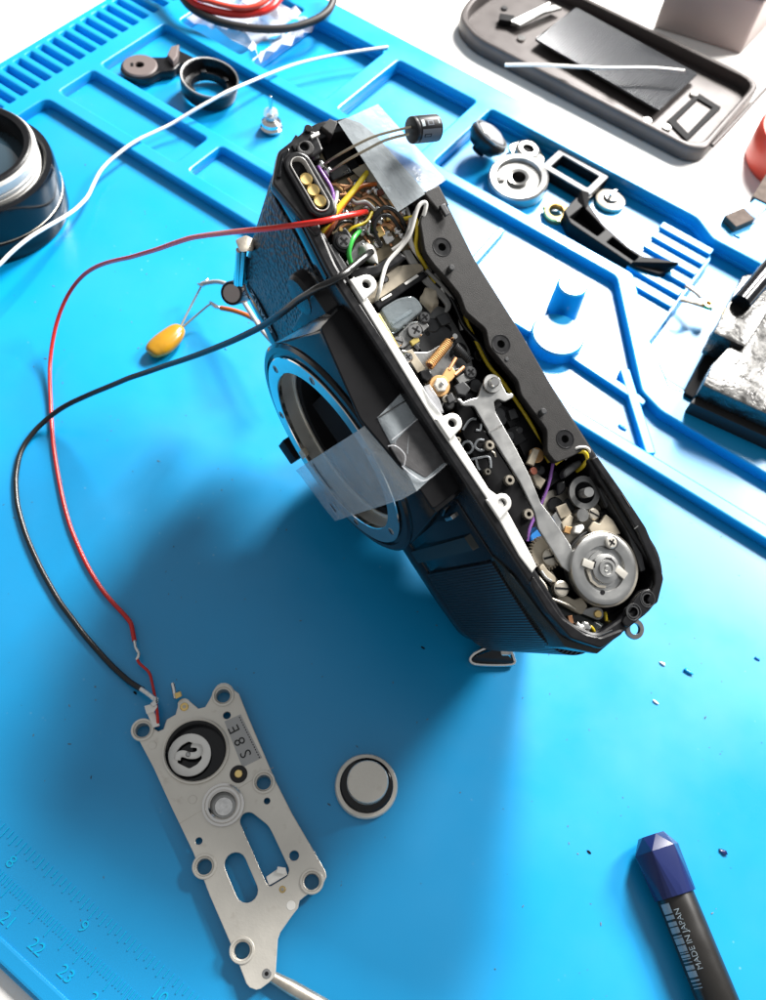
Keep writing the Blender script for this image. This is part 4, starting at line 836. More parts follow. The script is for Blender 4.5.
for p, r in (((320, 165), 1.5), ((328.5, 172.5), 1.4), ((365, 212), 1.2), ((367, 207), 1.1), ((358, 226), 1.5), ((366, 224), 1.6), ((361, 232), 1.2), ((371, 231), 1.7), ((345, 214), 1.2), ((352, 214), 1.2), ((377, 244), 1.3), ((398, 231), 1.4), ((402, 236), 1.1), ((379, 220), 1.2), ((406, 213), 1.4), ((356, 185), .9), ((362, 181), 1.1), ((389, 189), 1.0), ((349, 203), .9)):
    blob('solder_joint', bp(*p, -4.3), r, M['solder'], K, (1, 1, .8), .22, sub=2)
PL('solder_pad', [(381, 234), (389, 229), (396, 240), (387, 245)], -3.9, 1.2, M['solder'], bevel=.35, r=.6)
PL('amber_part', [(374, 228), (381, 225), (386, 234), (379, 238)], -3.6, 1.5, M['brass'], bevel=.3)
PL('chip_part', [(377, 190), (382, 188), (385, 193), (380, 195)], -3.4, 1.4, M['w_brown'], bevel=.2); PL('chip_part', [(354, 180), (358, 178), (361, 182), (357, 185)], -3.6, 1.2, M['navy'], bevel=.2)
blob('white_glue', bp(368, 253, -3.2), 2.0, M['rail'], K, (1.3, .8, .7), .4, sub=2)
PL('silver_pad', [(356, 243), (364, 240), (376, 258), (349, 266), (346, 262)], -4.0, .8, M['greym'], bevel=.1)
PL('black_screw_block', [(333, 233), (346, 226), (353, 237), (354, 246), (346, 254), (337, 250), (332, 243)], -1.6, 4, M['black'], bevel=.5, r=1)
screw((344, 241), -1.0, 1.75, 'greyp', 'x', .2, 1.4)
DK('brass_dot', (341, 229), -1.4, .5, .5, M['brass'], 12)
PL('channel_wall', [(316, 237), (324, 232), (352, 283), (343, 288)], -.6, 6, M['black'], bevel=.5); PL('channel_wall', [(326, 246), (333, 243), (349, 268), (341, 272)], -2, 5, M['greyp'], bevel=.4)
PL('board_edge', [(351, 268), (377, 264), (398, 250), (408, 257), (399, 264), (380, 275), (356, 282), (350, 277)], -2.2, 6, M['black'], bevel=.6, r=.8)
# internal leads (parts of the camera)
def lead(col, pts, r=.42, nm=None): return WR((nm or col + '_lead'), pts, r, M['w_' + col])
lead('purple', [(318, 167, -3), (324, 176, -2.2), (331, 188, -1.6), (333, 198, -1.4), (329, 212, -2), (318, 222, -3.2), (312, 228, -5)], .5)
for k in range(2): lead('yellow', [(367, 172 + k, -3.4), (354, 189 + k * 2, -2.4), (341, 204 + k * 2, -1.8), (328, 221 + k * 3, -2), (316, 238 + k * 2, -4)], .55)
lead('white', [(337, 192, -2.8), (335, 203, -2), (325, 216, -2.4), (314, 231, -4.5)], .5)
lead('orange', [(376, 184, -3.6), (360, 187, -2.8), (346, 202, -2.2), (332, 224, -2.4), (319, 242, -4.6)], .5)
lead('brown', [(340, 213, -2.6), (331, 230, -2.6), (321, 243, -4.6)], .55)
lead('grey', [(351, 199, -3.6), (356, 203, -2.8), (366, 202, -2.8), (374, 209, -3.4)], .45)
lead('green', [(360, 231, -3), (353, 239, -1.5), (349, 252, -1.6), (351, 264, -3), (356, 277, -6)], .55)
lead('black', [(372, 233, -3), (374, 218, -.6), (383, 208, .2), (394, 210, -.4), (403, 222, -2), (409, 238, -5)], .55)
lead('black', [(381, 246, -3), (374, 229, -1), (379, 217, -.4), (390, 216, -1), (400, 229, -3)], .5)
lead('black', [(333, 231, -3.2), (342, 222, -2.4), (352, 222, -3.2)], .35)
lead('white', [(418, 228, -1.8), (424, 214, .4), (426, 204, 1.2), (422, 203, 1.4), (417, 210, 1.0), (410, 234, -.6), (401, 247, -1.8), (388, 262, -2.4), (383, 275, -2), (379, 292, -2.4), (374, 306, -6)], .5)
lead('white', [(416, 212, -1.2), (411, 228, -1.6), (411, 243, -3), (420, 258, -5), (430, 272, -6.5)], .6)
lead('yellow', [(404, 219, -2.4), (415, 218, -1.4), (417, 230, -1.8), (416, 248, -3.4), (424, 264, -5), (440, 292, -7), (447, 306, -8)], .5)
for k in range(3): lead('grey', [(404 + k * 2, 251, -4 - k * .3), (414 + k * 2.4, 268, -5), (426 + k * 2.4, 283, -6), (440 + k * 2, 296, -6.6), (447 + k, 306, -7), (444 - k, 315, -8)], .55)
lead('white', [(434, 274, -6), (440, 283, -6), (443, 294, -6.6)], .5)
lead('black', [(409, 256, -5), (430, 280, -7), (455, 305, -9), (480, 350, -10), (508, 400, -10)], .9)
lead('yellow', [(463, 312, -9), (467, 322, -8.4), (472, 333, -8.8), (487, 363, -7.5), (502, 381, -6.5), (518, 404, -6), (533, 428, -6), (543, 451, -6.4), (549, 462, -7)], .48)
lead('yellow', [(555, 464, -3.2), (563, 458, -2), (575, 452, -.6), (584, 452, .2), (587, 458, -.4), (583, 466, -2.4), (577, 471, -5)], .5)
lead('white', [(565, 459, -3), (575, 449, .2), (584, 447, .8), (589, 450, .2), (588, 456, -1)], .34)
lead('purple', [(553, 463, -4.5), (548, 486, -4.5), (538, 510, -5), (530, 527, -5), (527, 541, -5.5)], .42)
lead('yellow', [(605, 612, -5), (606, 622, -5), (604, 630, -5.5)], .4)
WR('copper_contact', [(461, 305, -8), (464, 303, -7.6), (467, 308, -8)], .6, M['copper'], .5)
# white plate with gear teeth, clear window, sensor housing
PL('white_gear_plate', [(378, 281, ), (396, 266), (420, 263), (425, 269), (409, 279), (384, 296), (370, 304), (366, 299)], -4.0, .8, M['cream'], holes=[(385, 279, .9)], bevel=.15, r=.8)
for k in range(6): p = lerp((377, 271, 0), (384, 281, 0), k / 5); PL('gear_tooth', [(p.x - 3, p.y - 6), (p.x - 1.4, p.y - 7), (p.x, p.y - 5), (p.x - 1.8, p.y - 4)], -4.4, .8, M['bronze'], bevel=.05)
DK('black_pin', (385, 279), -3.2, .75, 2, M['greyp'])
PL('slotted_bar', [(374, 303), (412, 277), (424, 271), (428, 276), (414, 285), (379, 309)], -3.6, 3, M['black'], bevel=.3)
PL('slot_line', [(404, 283), (417, 274), (419, 276), (406, 285)], -3.4, .5, M['whitep'], bevel=.05); PL('slot_line', [(381, 299), (391, 293), (392, 295), (382, 301)], -3.4, .5, M['whitep'], bevel=.05)
PL('clear_window', [(380, 309), (398, 298), (412, 295), (419, 300), (424, 309), (413, 318), (399, 330), (392, 329), (386, 320)], -2.6, 3.2, M['clearp'], bevel=.4, r=1.2)
PL('window_bed', [(381, 311), (398, 300), (416, 300), (424, 312), (399, 332)], -6, 4, M['greym'], bevel=.3)
PL('clear_rib', [(391, 322), (411, 309), (413, 312), (393, 325)], -2.3, 1, M['clearp'], bevel=.2)
PL('amber_strip', [(375, 313), (380, 313), (400, 347), (396, 350), (390, 342)], -1.8, 3, M['brass'], bevel=.3); M['amber'] = mat('amber_plastic', (.42, .33, .10), .3, var=.15, vs=200); bpy.data.objects['amber_strip'].data.materials[0] = M['amber']
blob('white_putty', bp(430, 300, -4), 2.2, M['cream'], K, (1.2, .9, .5), .4, sub=2)
PL('screw_plate', [(398, 334), (410, 322), (424, 320), (430, 326), (421, 334), (412, 343), (402, 349), (396, 345)], -4.2, 1.2, M['greym'], bevel=.2, r=.6)
screw((416, 330), -3.0, 1.75, 'chrome', 'x', .5); screw((425, 317), -3.6, 1.4, 'greyp', 'x', .1)
screw((398, 341), -3.2, 1.3, 'chrome', '-', .7); screw((408, 357), -2.4, 1.25, 'chrome', 'x', .1)
PL('amber_tab', [(410, 341), (418, 335), (420, 341), (413, 346)], -3.4, 1, M['amber'], bevel=.2)
c = bp(437, 343, -6.5); lathe('toothed_disc', [(0, .2), (4.6, .2), (4.8, 0), (4.8, -1.2), (0, -1.2)], M['greyp'], K, 48, c)
PL('grey_lever_plate', [(400, 349), (414, 352), (428, 352), (438, 346), (450, 340), (455, 344), (449, 356), (456, 370), (446, 376), (434, 381), (422, 378), (408, 362)], -4.2, 1.0, M['greym'], bevel=.2, r=.8)
# coil springs
def coil(nm, a, b, r, turns, wr, m_):
    a, b = Vector(bp(*a)), Vector(bp(*b)); d_ = (b - a); L_ = d_.length; d_.normalize(); u = d_.orthogonal().normalized(); v = d_.cross(u)
    pts = [a + d_ * L_ * i / (turns * 10) + (u * math.cos(i * .628) + v * math.sin(i * .628)) * r for i in range(turns * 10 + 1)]
    tube(nm, pts, wr, m_, K, 5, 1)
coil('coil_spring', (429, 366, -2.2), (449, 342, -2.2), .95, 16, .24, M['bronze']); WR('spring_core', [(429, 366, -2.2), (449, 342, -2.2)], .75, M['w_brown'], 1, 8, 1)
coil('coil_spring', (455, 346, -3), (470, 361, -4), .85, 12, .22, M['greyp']); WR('spring_core', [(455, 346, -3), (470, 361, -4)], .7, M['black'], 1, 8, 1)
lathe('spring_post', [(0, 1.4), (.6, 1.4), (.8, .8), (.8, -1.5), (0, -1.5)], M['chrome'], K, 16, bp(453, 338, -2))
# copper cam with the hexagon top
c = bp(440, 385.5, -1.2)
cyl('copper_cam', c, 2.45, 1.6, M['bronze'], K, 36); PL('copper_arm', [(441, 377), (447, 368), (452, 366), (457, 374), (452, 380), (447, 384)], -1.5, .9, M['bronze'], bevel=.15)
WR('copper_finger', [(449, 370, -1.6), (456, 358, -2)], .45, M['copper'], .6); WR('copper_finger', [(455, 375, -1.6), (464, 367, -2)], .45, M['copper'], .6)
ext('cam_hexagon', circ((c[0], c[1]), 1.75, 6), c[2] - .2, c[2] + .9, M['plate'], K, bevel=.25); cyl('cam_rivet', (c[0], c[1], c[2] + 1.3), .5, .8, M['chrome'], K, 16)
PL('black_latch', [(420, 371), (429, 368), (434, 377), (428, 382), (422, 378)], -2.0, 2, M['black'], bevel=.3); PL('black_latch', [(454, 386), (463, 380), (471, 388), (466, 396), (458, 394)], -3.0, 2, M['greyp'], bevel=.3)
PL('black_latch', [(452, 369), (468, 366), (474, 374), (466, 382), (458, 378)], -3.6, 2, M['black'], bevel=.3)
screw((471, 372), -2.6, 1.5, 'greyp', 'x', .3); PL('grey_wedge', [(456, 378), (466, 372), (470, 380), (460, 384)], -3.0, .8, M['greym'], bevel=.1)
PL('clear_clip', [(424, 386), (430, 384), (440, 400), (444, 412), (439, 412), (430, 402)], .7, 1.4, M['bag'], bevel=.2)
# shiny lever from pivot to the winding end
lev = [(457, 399), (460, 398), (463, 402), (470, 399), (478, 397), (481, 387), (487, 377), (494, 374), (500, 378), (502, 384), (507, 394), (513, 393), (514, 397), (505, 402), (498, 399), (494, 402), (496, 413), (503, 425), (517, 450), (531, 478), (541, 503), (549, 513), (558, 526), (570, 544), (573, 552), (570, 573), (562, 567), (552, 550), (538, 528), (535, 513), (520, 482), (489, 432), (474, 406), (463, 406)]
PL('transport_lever', lev, -.4, 1.0, M['steel'], bevel=.22, r=.5, holes=[(492.5, 384, .8)])
WR('lever_fold', [(488.5, 432.5, -.38), (502, 425.3, -.38)], .3, M['chrome'], .6, 8, 1)
c = bp(491.5, 384, -.1); lathe('pivot_washer', [(1.2, 0), (2.1, 0), (2.2, .3), (2.1, .6), (1.2, .6)], M['steel'], K, 32, c, closed=True); lathe('pivot_pin', [(0, 2.0), (.95, 2.0), (1.15, 1.7), (1.15, -1), (0, -1)], M['chrome'], K, 24, c)
# dark plate with stamped traces
PL('dark_base', [(456, 402), (470, 406), (486, 434), (518, 483), (534, 514), (538, 530), (520, 545), (490, 492), (461, 430)], -5.0, 1.5, M['deep'], bevel=.2)
PL('dark_base', [(498, 404), (520, 410), (546, 450), (540, 470), (528, 462)], -5.4, 1.5, M['black'], bevel=.2)
PL('dark_step', [(506, 430), (517, 424), (528, 440), (516, 446)], -4.2, 1, M['black'], bevel=.3)
M['lightmetal'] = mat('grey_stamped_line', (.32, .34, .36), .4, .4)
for q in ([(463, 430), (468, 422), (472, 419), (476, 419)], [(476, 430), (480, 430), (481, 424)], [(462, 446), (465, 442), (470, 442), (473, 448), (469, 453), (463, 451), (461, 447), (463, 444)], [(484, 440), (478, 440), (475, 446), (479, 450), (484, 450)], [(468, 460), (478, 458), (489, 457), (491, 468)], [(476, 459), (478, 467), (480, 470)]):
    WR('stamped_trace', [(*p, -4.8) for p in q], .28, M['lightmetal'], .6, 6, 5)
for p, r in (((458, 440), .8), ((490, 445), 1.2), ((488, 471.5), .8), ((510, 480), 1.25), ((478, 487), .9), ((529, 514), 1.3)):
    c = bp(*p, -3.8); lathe('eyelet', [(r * .45, 0), (r * .9, 0), (r, -.3), (r, -1.4), (r * .45, -1.4)], M['dirty'], K, 20, c, closed=True)
DK('brass_pad', (537, 455), -3.2, 1.8, .8, M['bronze']); PL('white_tab', [(534, 448), (540, 450), (534, 466), (527, 463)], -2.4, 1.2, M['cream'], bevel=.25)
PL('white_tab', [(530, 470), (538, 474), (546, 480), (541, 489), (536, 485), (533, 477)], -2.8, 1.2, M['cream'], bevel=.25)
DK('dark_eyelet', (534, 471), -2, .9, .8, M['w_brown'])
WR('white_pin', [(493, 408, -4), (500, 402, -3)], .8, M['greyp'])
DK('dark_knob', (499, 414, ), -3.6, 1.6, 1.6, M['greyp']); DK('dark_knob', (502, 420), -3.8, 1.2, 1.6, M['greyp'])
# winding end
PL('blue_part', [(528, 527), (540, 524), (549, 536), (543, 545), (531, 541)], -5, 3, M['bluep'], bevel=.4)
c = bp(546, 553, -2.6); gp = []
for i in range(30):
    a0 = 2 * math.pi * i / 30
    for da, rr in ((-.05, 3.5), (-.03, 4.1), (.03, 4.1), (.05, 3.5)): gp.append((c[0] + rr * math.cos(a0 + da), c[1] + rr * math.sin(a0 + da)))
ext('nylon_gear', gp, -4.0, -2.6, M['cream'], K, bevel=.1); screw((551, 557), -1.8, 2.0, 'dirty', '-', 1.2, 1.2)
c = bp(583, 493, -3.6); lathe('spool_ring', [(2.6, 0), (4.0, 0), (4.1, .3), (4.0, .8), (2.6, .8)], M['greym'], K, 40, c, closed=True); lathe('spool_well', [(0, 0), (2.8, 0), (2.8, -2), (0, -2)], M['deep'], K, 28, c)
WR('winding_pin', [(582, 494, -3), (589, 492, 2.2)], 1.15, M['steel'], 1, 20, 1)
PL('spring_leaf', [(592, 473), (596, 472), (610, 503), (607, 508)], -1.8, 1.2, M['greyp'], bevel=.25); PL('black_oval', [(563, 471), (572, 463), (581, 459), (583, 464), (574, 472), (564, 479)], -2.0, 2.5, M['greyp'], bevel=.5, r=1.2)
PL('black_oval', [(556, 482), (566, 480), (567, 490), (558, 497)], -4, 2.5, M['black'], bevel=.5, r=1.2)
screw((594.5, 514), -2.0, 1.45, 'dirty', '-', .5); PL('cream_lever', [(562, 523), (570, 514), (574, 517), (570, 530), (563, 530)], -2.8, 1.2, M['cream'], bevel=.25)
DK('grey_roller', (583, 515), -1.8, 1.6, 3, M['greym']); PL('white_pawl', [(575, 526), (583, 524), (585, 528), (580, 534), (574, 533)], -1.2, 1.4, M['whitep'], bevel=.3, r=.4)
PL('notched_plate', [(589, 529), (594, 521), (600, 524), (606, 514), (613, 520), (621, 534), (612, 535), (600, 531), (592, 534)], -1.4, 1.0, M['cream'], bevel=.2, r=.4)
PL('copper_shim', [(566, 526), (572, 527), (570, 534), (564, 532)], -2.2, .8, M['bronze'], bevel=.1)
# winding disc
c = bp(604.5, 568.5, .9); CD = c
d_ = lathe('winding_disc', [(0, -.4), (4.2, -.4), (4.3, -.75), (5.2, -.75), (5.3, -.05), (7.0, .12), (7.9, .1), (8.25, -.1), (8.4, -.5), (8.4, -1.6), (8.1, -1.9), (0, -1.9)], M['steel'], K, 80, c)
def dp(x, y, w_=.9): return bp(520 + x / 4.76, 440 + y / 4.76, w_)
e = dp(408, 612)
lathe('disc_hub', [(0, .9), (.5, .9), (.75, .55), (1.3, .55), (1.4, .85), (2.0, .85), (2.1, .35), (2.9, .3), (3.4, .2), (3.5, -.5), (0, -.5)], M['steel'], K, 56, (e[0], e[1], c[2]))
for p, q in (((295, 580), (345, 600)), ((455, 610), (500, 650))):
    a_, b_ = dp(*p), dp(*q); box('hub_key', ((a_[0] + b_[0]) / 2, (a_[1] + b_[1]) / 2, c[2] + .2), (math.dist(a_[:2], b_[:2]), 1.8, .6), M['plate'], K, math.atan2(b_[1] - a_[1], b_[0] - a_[0]), .1)
a_ = dp(352, 592); box('hub_gap', (a_[0], a_[1], c[2] + .05), (1.4, 1.6, .5), M['deep'], K, .5, .1)
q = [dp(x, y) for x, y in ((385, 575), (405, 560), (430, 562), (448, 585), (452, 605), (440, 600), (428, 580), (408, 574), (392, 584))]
ext('hub_dark_slot', [p[:2] for p in q], c[2] + .28, c[2] + .4, M['deep'], K)  # dark curved patch laid on the hub
q = [dp(x, y) for x, y in ((315, 615), (330, 612), (345, 665), (375, 690), (410, 694), (408, 706), (370, 700), (335, 672))]
ext('disc_slot', [p[:2] for p in q], c[2] - .6, c[2] - .02, M['dirty'], K)
p = dp(437, 487); cyl('disc_screw_seat', (p[0], p[1], c[2] + .14), 1.65, .4, M['greyp'], K, 28, .05)
screw((520 + 437 / 4.76, 440 + 487 / 4.76), c[2] + .75, 1.42, 'plate', 'x', .35, .9)
p = dp(393, 725); cyl('disc_hole', (p[0], p[1], c[2] + .16), .55, .3, M['deep'], K, 16, .02)
DK('lower_ratchet', (604.5, 569), -1.2, 8.9, 1.2, M['dirty'], 60); DK('under_disc', (600, 566), -2.6, 8.6, 1.6, M['greyp'], 48)
# small mechanism under the disc
screw((562, 588.5), -.6, 1.85, 'dirty', '-', .9, 2.0)
PL('curved_link', [(539, 568), (543, 563), (548, 570), (556, 577), (556, 583), (549, 582), (543, 576)], -1.6, 1.0, M['cream'], bevel=.25, r=.5)
WR('wire_spring', [(538, 577, -1.4), (545, 586, -1), (549, 597, -1.2), (560, 602, -1.4), (570, 606, -1.6), (575, 609, -1.8)], .4, M['dirty'])
WR('wire_spring', [(541, 571, -1), (546, 578, -.8), (551, 581, -1)], .4, M['steel'])
PL('cream_arm', [(557, 595), (568, 596), (575, 600), (582, 597), (588, 606), (582, 615), (574, 611), (560, 603)], -1.8, 1.4, M['cream'], bevel=.3, r=.5)
PL('flat_lever', [(583, 609), (596, 606), (603, 609), (604, 616), (599, 621), (590, 617), (580, 613)], -2.4, 1.0, M['greym'], bevel=.2, r=.8); DK('brass_rivet', (598.5, 614), -1.9, .9, .6, M['brass'], 20)
PL('copper_tab', [(568, 616), (572, 615), (574, 623), (570, 626)], -2, .8, M['copper'], bevel=.1)
blob('solder_joint', bp(580, 628, -2), 1.2, M['solder'], K, (1.2, 1, .8), .3); blob('solder_joint', bp(585, 626, -2), 1.1, M['solder'], K, (1.2, 1, .8), .3)
WR('yellow_lead', [(588, 625, -2.2), (592, 628, -2), (594, 632, -2.6)], .42, M['w_yellow'])
PL('dark_bed', [(537, 572), (556, 585), (575, 610), (596, 622), (620, 622), (630, 606), (640, 592), (646, 570), (634, 530), (600, 476), (560, 470), (545, 500), (540, 540)], -7.5, 2, M['deep'], bevel=.2)
PL('bed_step', [(550, 600), (560, 606), (576, 626), (598, 634), (612, 628), (600, 624), (578, 614), (558, 594)], -3.4, 2, M['black'], bevel=.3)
random.seed(31)
PL('bay_base_plate', [(384, 318), (420, 300), (446, 308), (470, 350), (478, 392), (456, 404), (430, 392), (400, 352)], -7.2, 1, M['greym'], bevel=.15, r=1)
PL('bay_base_plate', [(545, 492), (566, 486), (600, 505), (606, 530), (560, 548), (540, 520)], -5.8, 1, M['dirty'], bevel=.15, r=1)
PL('beige_shim', [(404, 352), (412, 349), (436, 384), (428, 388)], -3.6, .6, M['cream'], bevel=.1)
PL('beige_shim', [(556, 507), (566, 503), (572, 514), (561, 519)], -3.6, .8, M['cream'], bevel=.15); PL('beige_shim', [(545, 575), (552, 571), (560, 583), (553, 588)], -2.6, .8, M['cream'], bevel=.15)
PL('steel_strip', [(440, 352), (446, 349), (462, 376), (456, 379)], -5.4, .6, M['steel'], bevel=.1); PL('steel_strip', [(552, 516), (556, 512), (566, 530), (561, 533)], -3.2, .7, M['steel'], bevel=.1)
PL('steel_strip', [(600, 520), (606, 517), (616, 532), (611, 536)], -2.4, .6, M['steel'], bevel=.1)
random.seed(77)
for k in range(46):
    u = random.random(); x, y = 392 + 150 * u + random.uniform(-14, 26), 318 + 190 * u + random.uniform(-10, 14)
    if 478 < x < 545 and abs((y - 400) - (x - 480) * 1.75) < 26: continue
    w_ = random.uniform(-6.6, -4.8); kind = random.choice('ppsebw'); mm = random.choice(('greyp', 'black', 'black', 'greym', 'cream', 'bronze', 'dirty'))
    if kind == 'p': DK('small_post', (x, y), w_, random.uniform(.5, 1.1), 1.6, M[mm], 14, .12)
    elif kind == 's': screw((x, y), w_, random.uniform(.7, 1.1), random.choice(('greyp', 'dirty', 'chrome')), random.choice('x-'), random.random() * 3)
    elif kind == 'e': lathe('eyelet', [(.35, 0), (.7, 0), (.8, -.3), (.8, -1.2), (.35, -1.2)], M['dirty'], K, 16, bp(x, y, w_), closed=True)
    elif kind == 'b':
        a_ = random.uniform(0, 3); dx, dy = 7 * math.cos(a_), 7 * math.sin(a_); PL('small_bracket', [(x - dx - dy * .3, y - dy + dx * .3), (x + dx - dy * .3, y + dy + dx * .3), (x + dx + dy * .3, y + dy - dx * .3), (x - dx + dy * .3, y - dy - dx * .3)], w_, .8, M[mm], bevel=.12, r=.2)
    else:
        a_ = random.uniform(0, 3); WR('wire_spring', [(x - 6 * math.cos(a_), y - 6 * math.sin(a_), w_), (x + 2, y - 2, w_ + .7), (x + 7 * math.cos(a_), y + 7 * math.sin(a_), w_)], .26, M[random.choice(('dirty', 'greym', 'copper'))])
for q in ([(340, 228), (352, 224), (366, 238), (372, 250)], [(356, 216), (370, 214), (380, 226), (392, 246)], [(326, 196), (338, 200), (348, 212), (352, 226)], [(396, 196), (404, 210), (412, 232), (410, 248)], [(390, 230), (400, 226), (408, 236)], [(348, 178), (358, 190), (366, 196)], [(336, 205), (344, 208), (356, 216)]):
    WR('copper_trace', [(*p, -4.7) for p in q], .34, M['copper'], .5, 6, 4)
for k in range(16):
    x, y = random.uniform(345, 412), random.uniform(182, 248)
    if random.random() < .5: blob('solder_joint', bp(x, y, -4.3), random.uniform(.5, 1.0), M['solder'], K, (1, 1, .7), .25, sub=1)
    else: PL('chip_part', [(x - 2, y - 1.5), (x + 2.2, y - 2), (x + 2.6, y + 1.6), (x - 1.8, y + 2)], -3.8, .8, M[random.choice(('black', 'cream', 'bronze', 'brass'))], bevel=.12)
lead('grey', [(392, 250, -2.2), (404, 240, -1.6), (410, 222, -1.6), (407, 208, -2.6)], .4); lead('yellow', [(345, 236, -3), (352, 228, -2), (366, 222, -2.4), (372, 212, -3.6)], .36)
lead('black', [(436, 282, -6), (452, 300, -7), (464, 326, -8), (480, 345, -8.5), (494, 372, -8)], .6); lead('grey', [(426, 270, -5), (444, 288, -6), (456, 306, -7.5), (462, 330, -9)], .5)
# assorted small dark fittings that fill the bay
for (x, y, w_, r, mm) in ((433, 325, -6, 1.8, 'greyp'), (446, 330, -7, 1.6, 'black'), (460, 350, -7, 2, 'black'), (476, 385, -5, 1.6, 'greyp'), (470, 398, -5, 1.4, 'black'), (450, 404, -4.4, 1.2, 'greyp'), (446, 398, -4, 1.0, 'dirty'), (520, 430, -4, .9, 'greyp'), (510, 436, -3.8, 1.3, 'greyp'), (556, 505, -5, 2.0, 'black'), (570, 505, -5, 1.6, 'greyp'), (548, 497, -6, 1.6, 'black'), (606, 515, -4, 1.4, 'black'), (553, 524, -5, 1.3, 'greyp'), (541, 470, -6, 1.2, 'greyp'), (480, 355, -8, 1.4, 'black'), (444, 319, -7, 1.2, 'black')):
    DK('small_post', (x, y), w_, r, 2.4, M[mm], 20, .25)
for pts_, w_, mm in (([(446, 396), (452, 392), (456, 400), (449, 404)], -3.4, 'greyp'), ([(482, 404), (486, 398), (492, 404), (488, 410)], -4.5, 'black'), ([(545, 478), (556, 470), (560, 480), (550, 488)], -5, 'black'), ([(586, 470), (594, 478), (602, 500), (594, 498)], -4, 'black'), ([(436, 316), (446, 312), (452, 322), (442, 326)], -5, 'greyp'), ([(508, 410), (515, 408), (519, 417), (511, 420)], -4.4, 'greyp')):
    PL('small_bracket', pts_, w_, 1.6, M[mm], bevel=.25, r=.4)

# ================================================================== THINGS FIXED ON OR LYING AGAINST THE CAMERA
def wp(x, y, w_): return bworld(bp(x, y, w_))
# clear tape over the rear corner
def taped(name, label, rows_px, m_=M['tape'], th=.05, cat='tape'):
    q = [[bworld(p) for p in r] for r in rows_px]; o0 = q[0][0]
    tt = thing(name, label, cat, o0); sheet('tape_film', [[Vector(p) - o0 for p in r] for r in q], m_, tt, th); return tt, o0
random.seed(9)
rows = []
E0, E1, F0, F1 = (338, 122), (398, 212), (378, 104), (446, 180)
for i in range(13):
    a, b = lerp((*E0, 0), (*E1, 0), i / 12), lerp((*F0, 0), (*F1, 0), i / 12)
    rows.append([bp(*lerp(a, b, j / 8)[:2], 1.3 + .5 * math.sin(j * .9 + i * .4) * (j / 8) + (.0 if j < 5 else -(j - 5) * .5)) for j in range(9)])
taped('rear_tape', 'strip of clear tape over the far corner of the open camera, overhanging its back edge', rows)
# clear tape across mirror box and lens mount, with the grey foam square under it
A0, A1, A2 = bp(410, 384, -2.95), bp(379, 416, -2.95), bf(296, 470, -21.5)
B0, B1, B2 = bp(454, 457, -2.95), bp(417, 491, -2.95), bf(335, 521, -21.5)
def col(p0, p1, p2):
    p0, p1, p2 = Vector(p0), Vector(p1), Vector(p2); pe = Vector((p1.x, -21.7, p1.z - 3.4)); pe = pe + (p2 - p1) * .03; pe.y = -21.7
    return [p0.lerp(p1, t / 5) for t in range(6)] + [p1.lerp(pe, .35) + Vector((0, -.25, .35)), p1.lerp(pe, .75) + Vector((0, -.2, .2))] + [pe.lerp(p2, t / 10) for t in range(11)]
cA, cB = col(A0, A1, A2), col(B0, B1, B2); rows = []
for a, b in zip(cA, cB): rows.append([a.lerp(b, t / 7) + Vector((0, -.25 * random.random(), .22 * random.random())) for t in range(8)])
mtp, mto = taped('mount_tape', 'broad strip of clear tape stuck across the lens mount and mirror box', rows)
def crease(pts, r, m_, nm='tape_crease'): tube(nm, [bworld(p) - mto for p in pts], r, m_, mtp, 6, 5)
crease([bp(379, 417, -2.75), bp(392, 409, -2.7), bp(407, 400, -2.75)], .16, M['greyp']); crease([bf(313, 464, -21.9), bf(321, 476, -21.95), bf(331, 489, -21.9)], .14, M['greyp']); crease([bf(330, 504, -21.9), bf(336, 512, -21.9)], .14, M['greyp'])
crease([bp(388, 446, -2.45), bp(396, 446, -2.2), bp(405, 455, -2.2), bp(404, 466, -2.3)], .13, M['bag'], 'tape_fold'); crease([bp(424, 413, -2.5), bp(437, 434, -2.4), bp(453, 456, -2.5)], .16, M['bag'], 'tape_fold'); crease([bp(392, 440, -2.5), bp(408, 427, -2.45), bp(423, 414, -2.5)], .16, M['bag'], 'tape_fold'); crease([bp(402, 466, -2.5), bp(414, 476, -2.4), bp(427, 480, -2.5), bp(452, 459, -2.5)], .18, M['bag'], 'tape_fold')
o0 = wp(420, 447, -3.1); tf = thing('foam_square', 'dark grey foam square held under the clear tape on the mirror box', 'foam pad', mw=MW @ Matrix.Translation(Vector(bp(420, 447, -3.1)) * S)); c0 = Vector(bp(420, 447, -3.1))
M['padg'] = mat('grey_foam_pad', (.055, .054, .056), .6, var=.25, vs=350, bump=.5, bs=1400)
ext('pad', [tuple((Vector(bp(x, y, -2.6)) - c0)[:2]) for x, y in ((390, 446), (423, 414), (452, 456), (426, 478), (400, 462))], -.1, .35, M['padg'], tf, bevel=.12, r=.6)
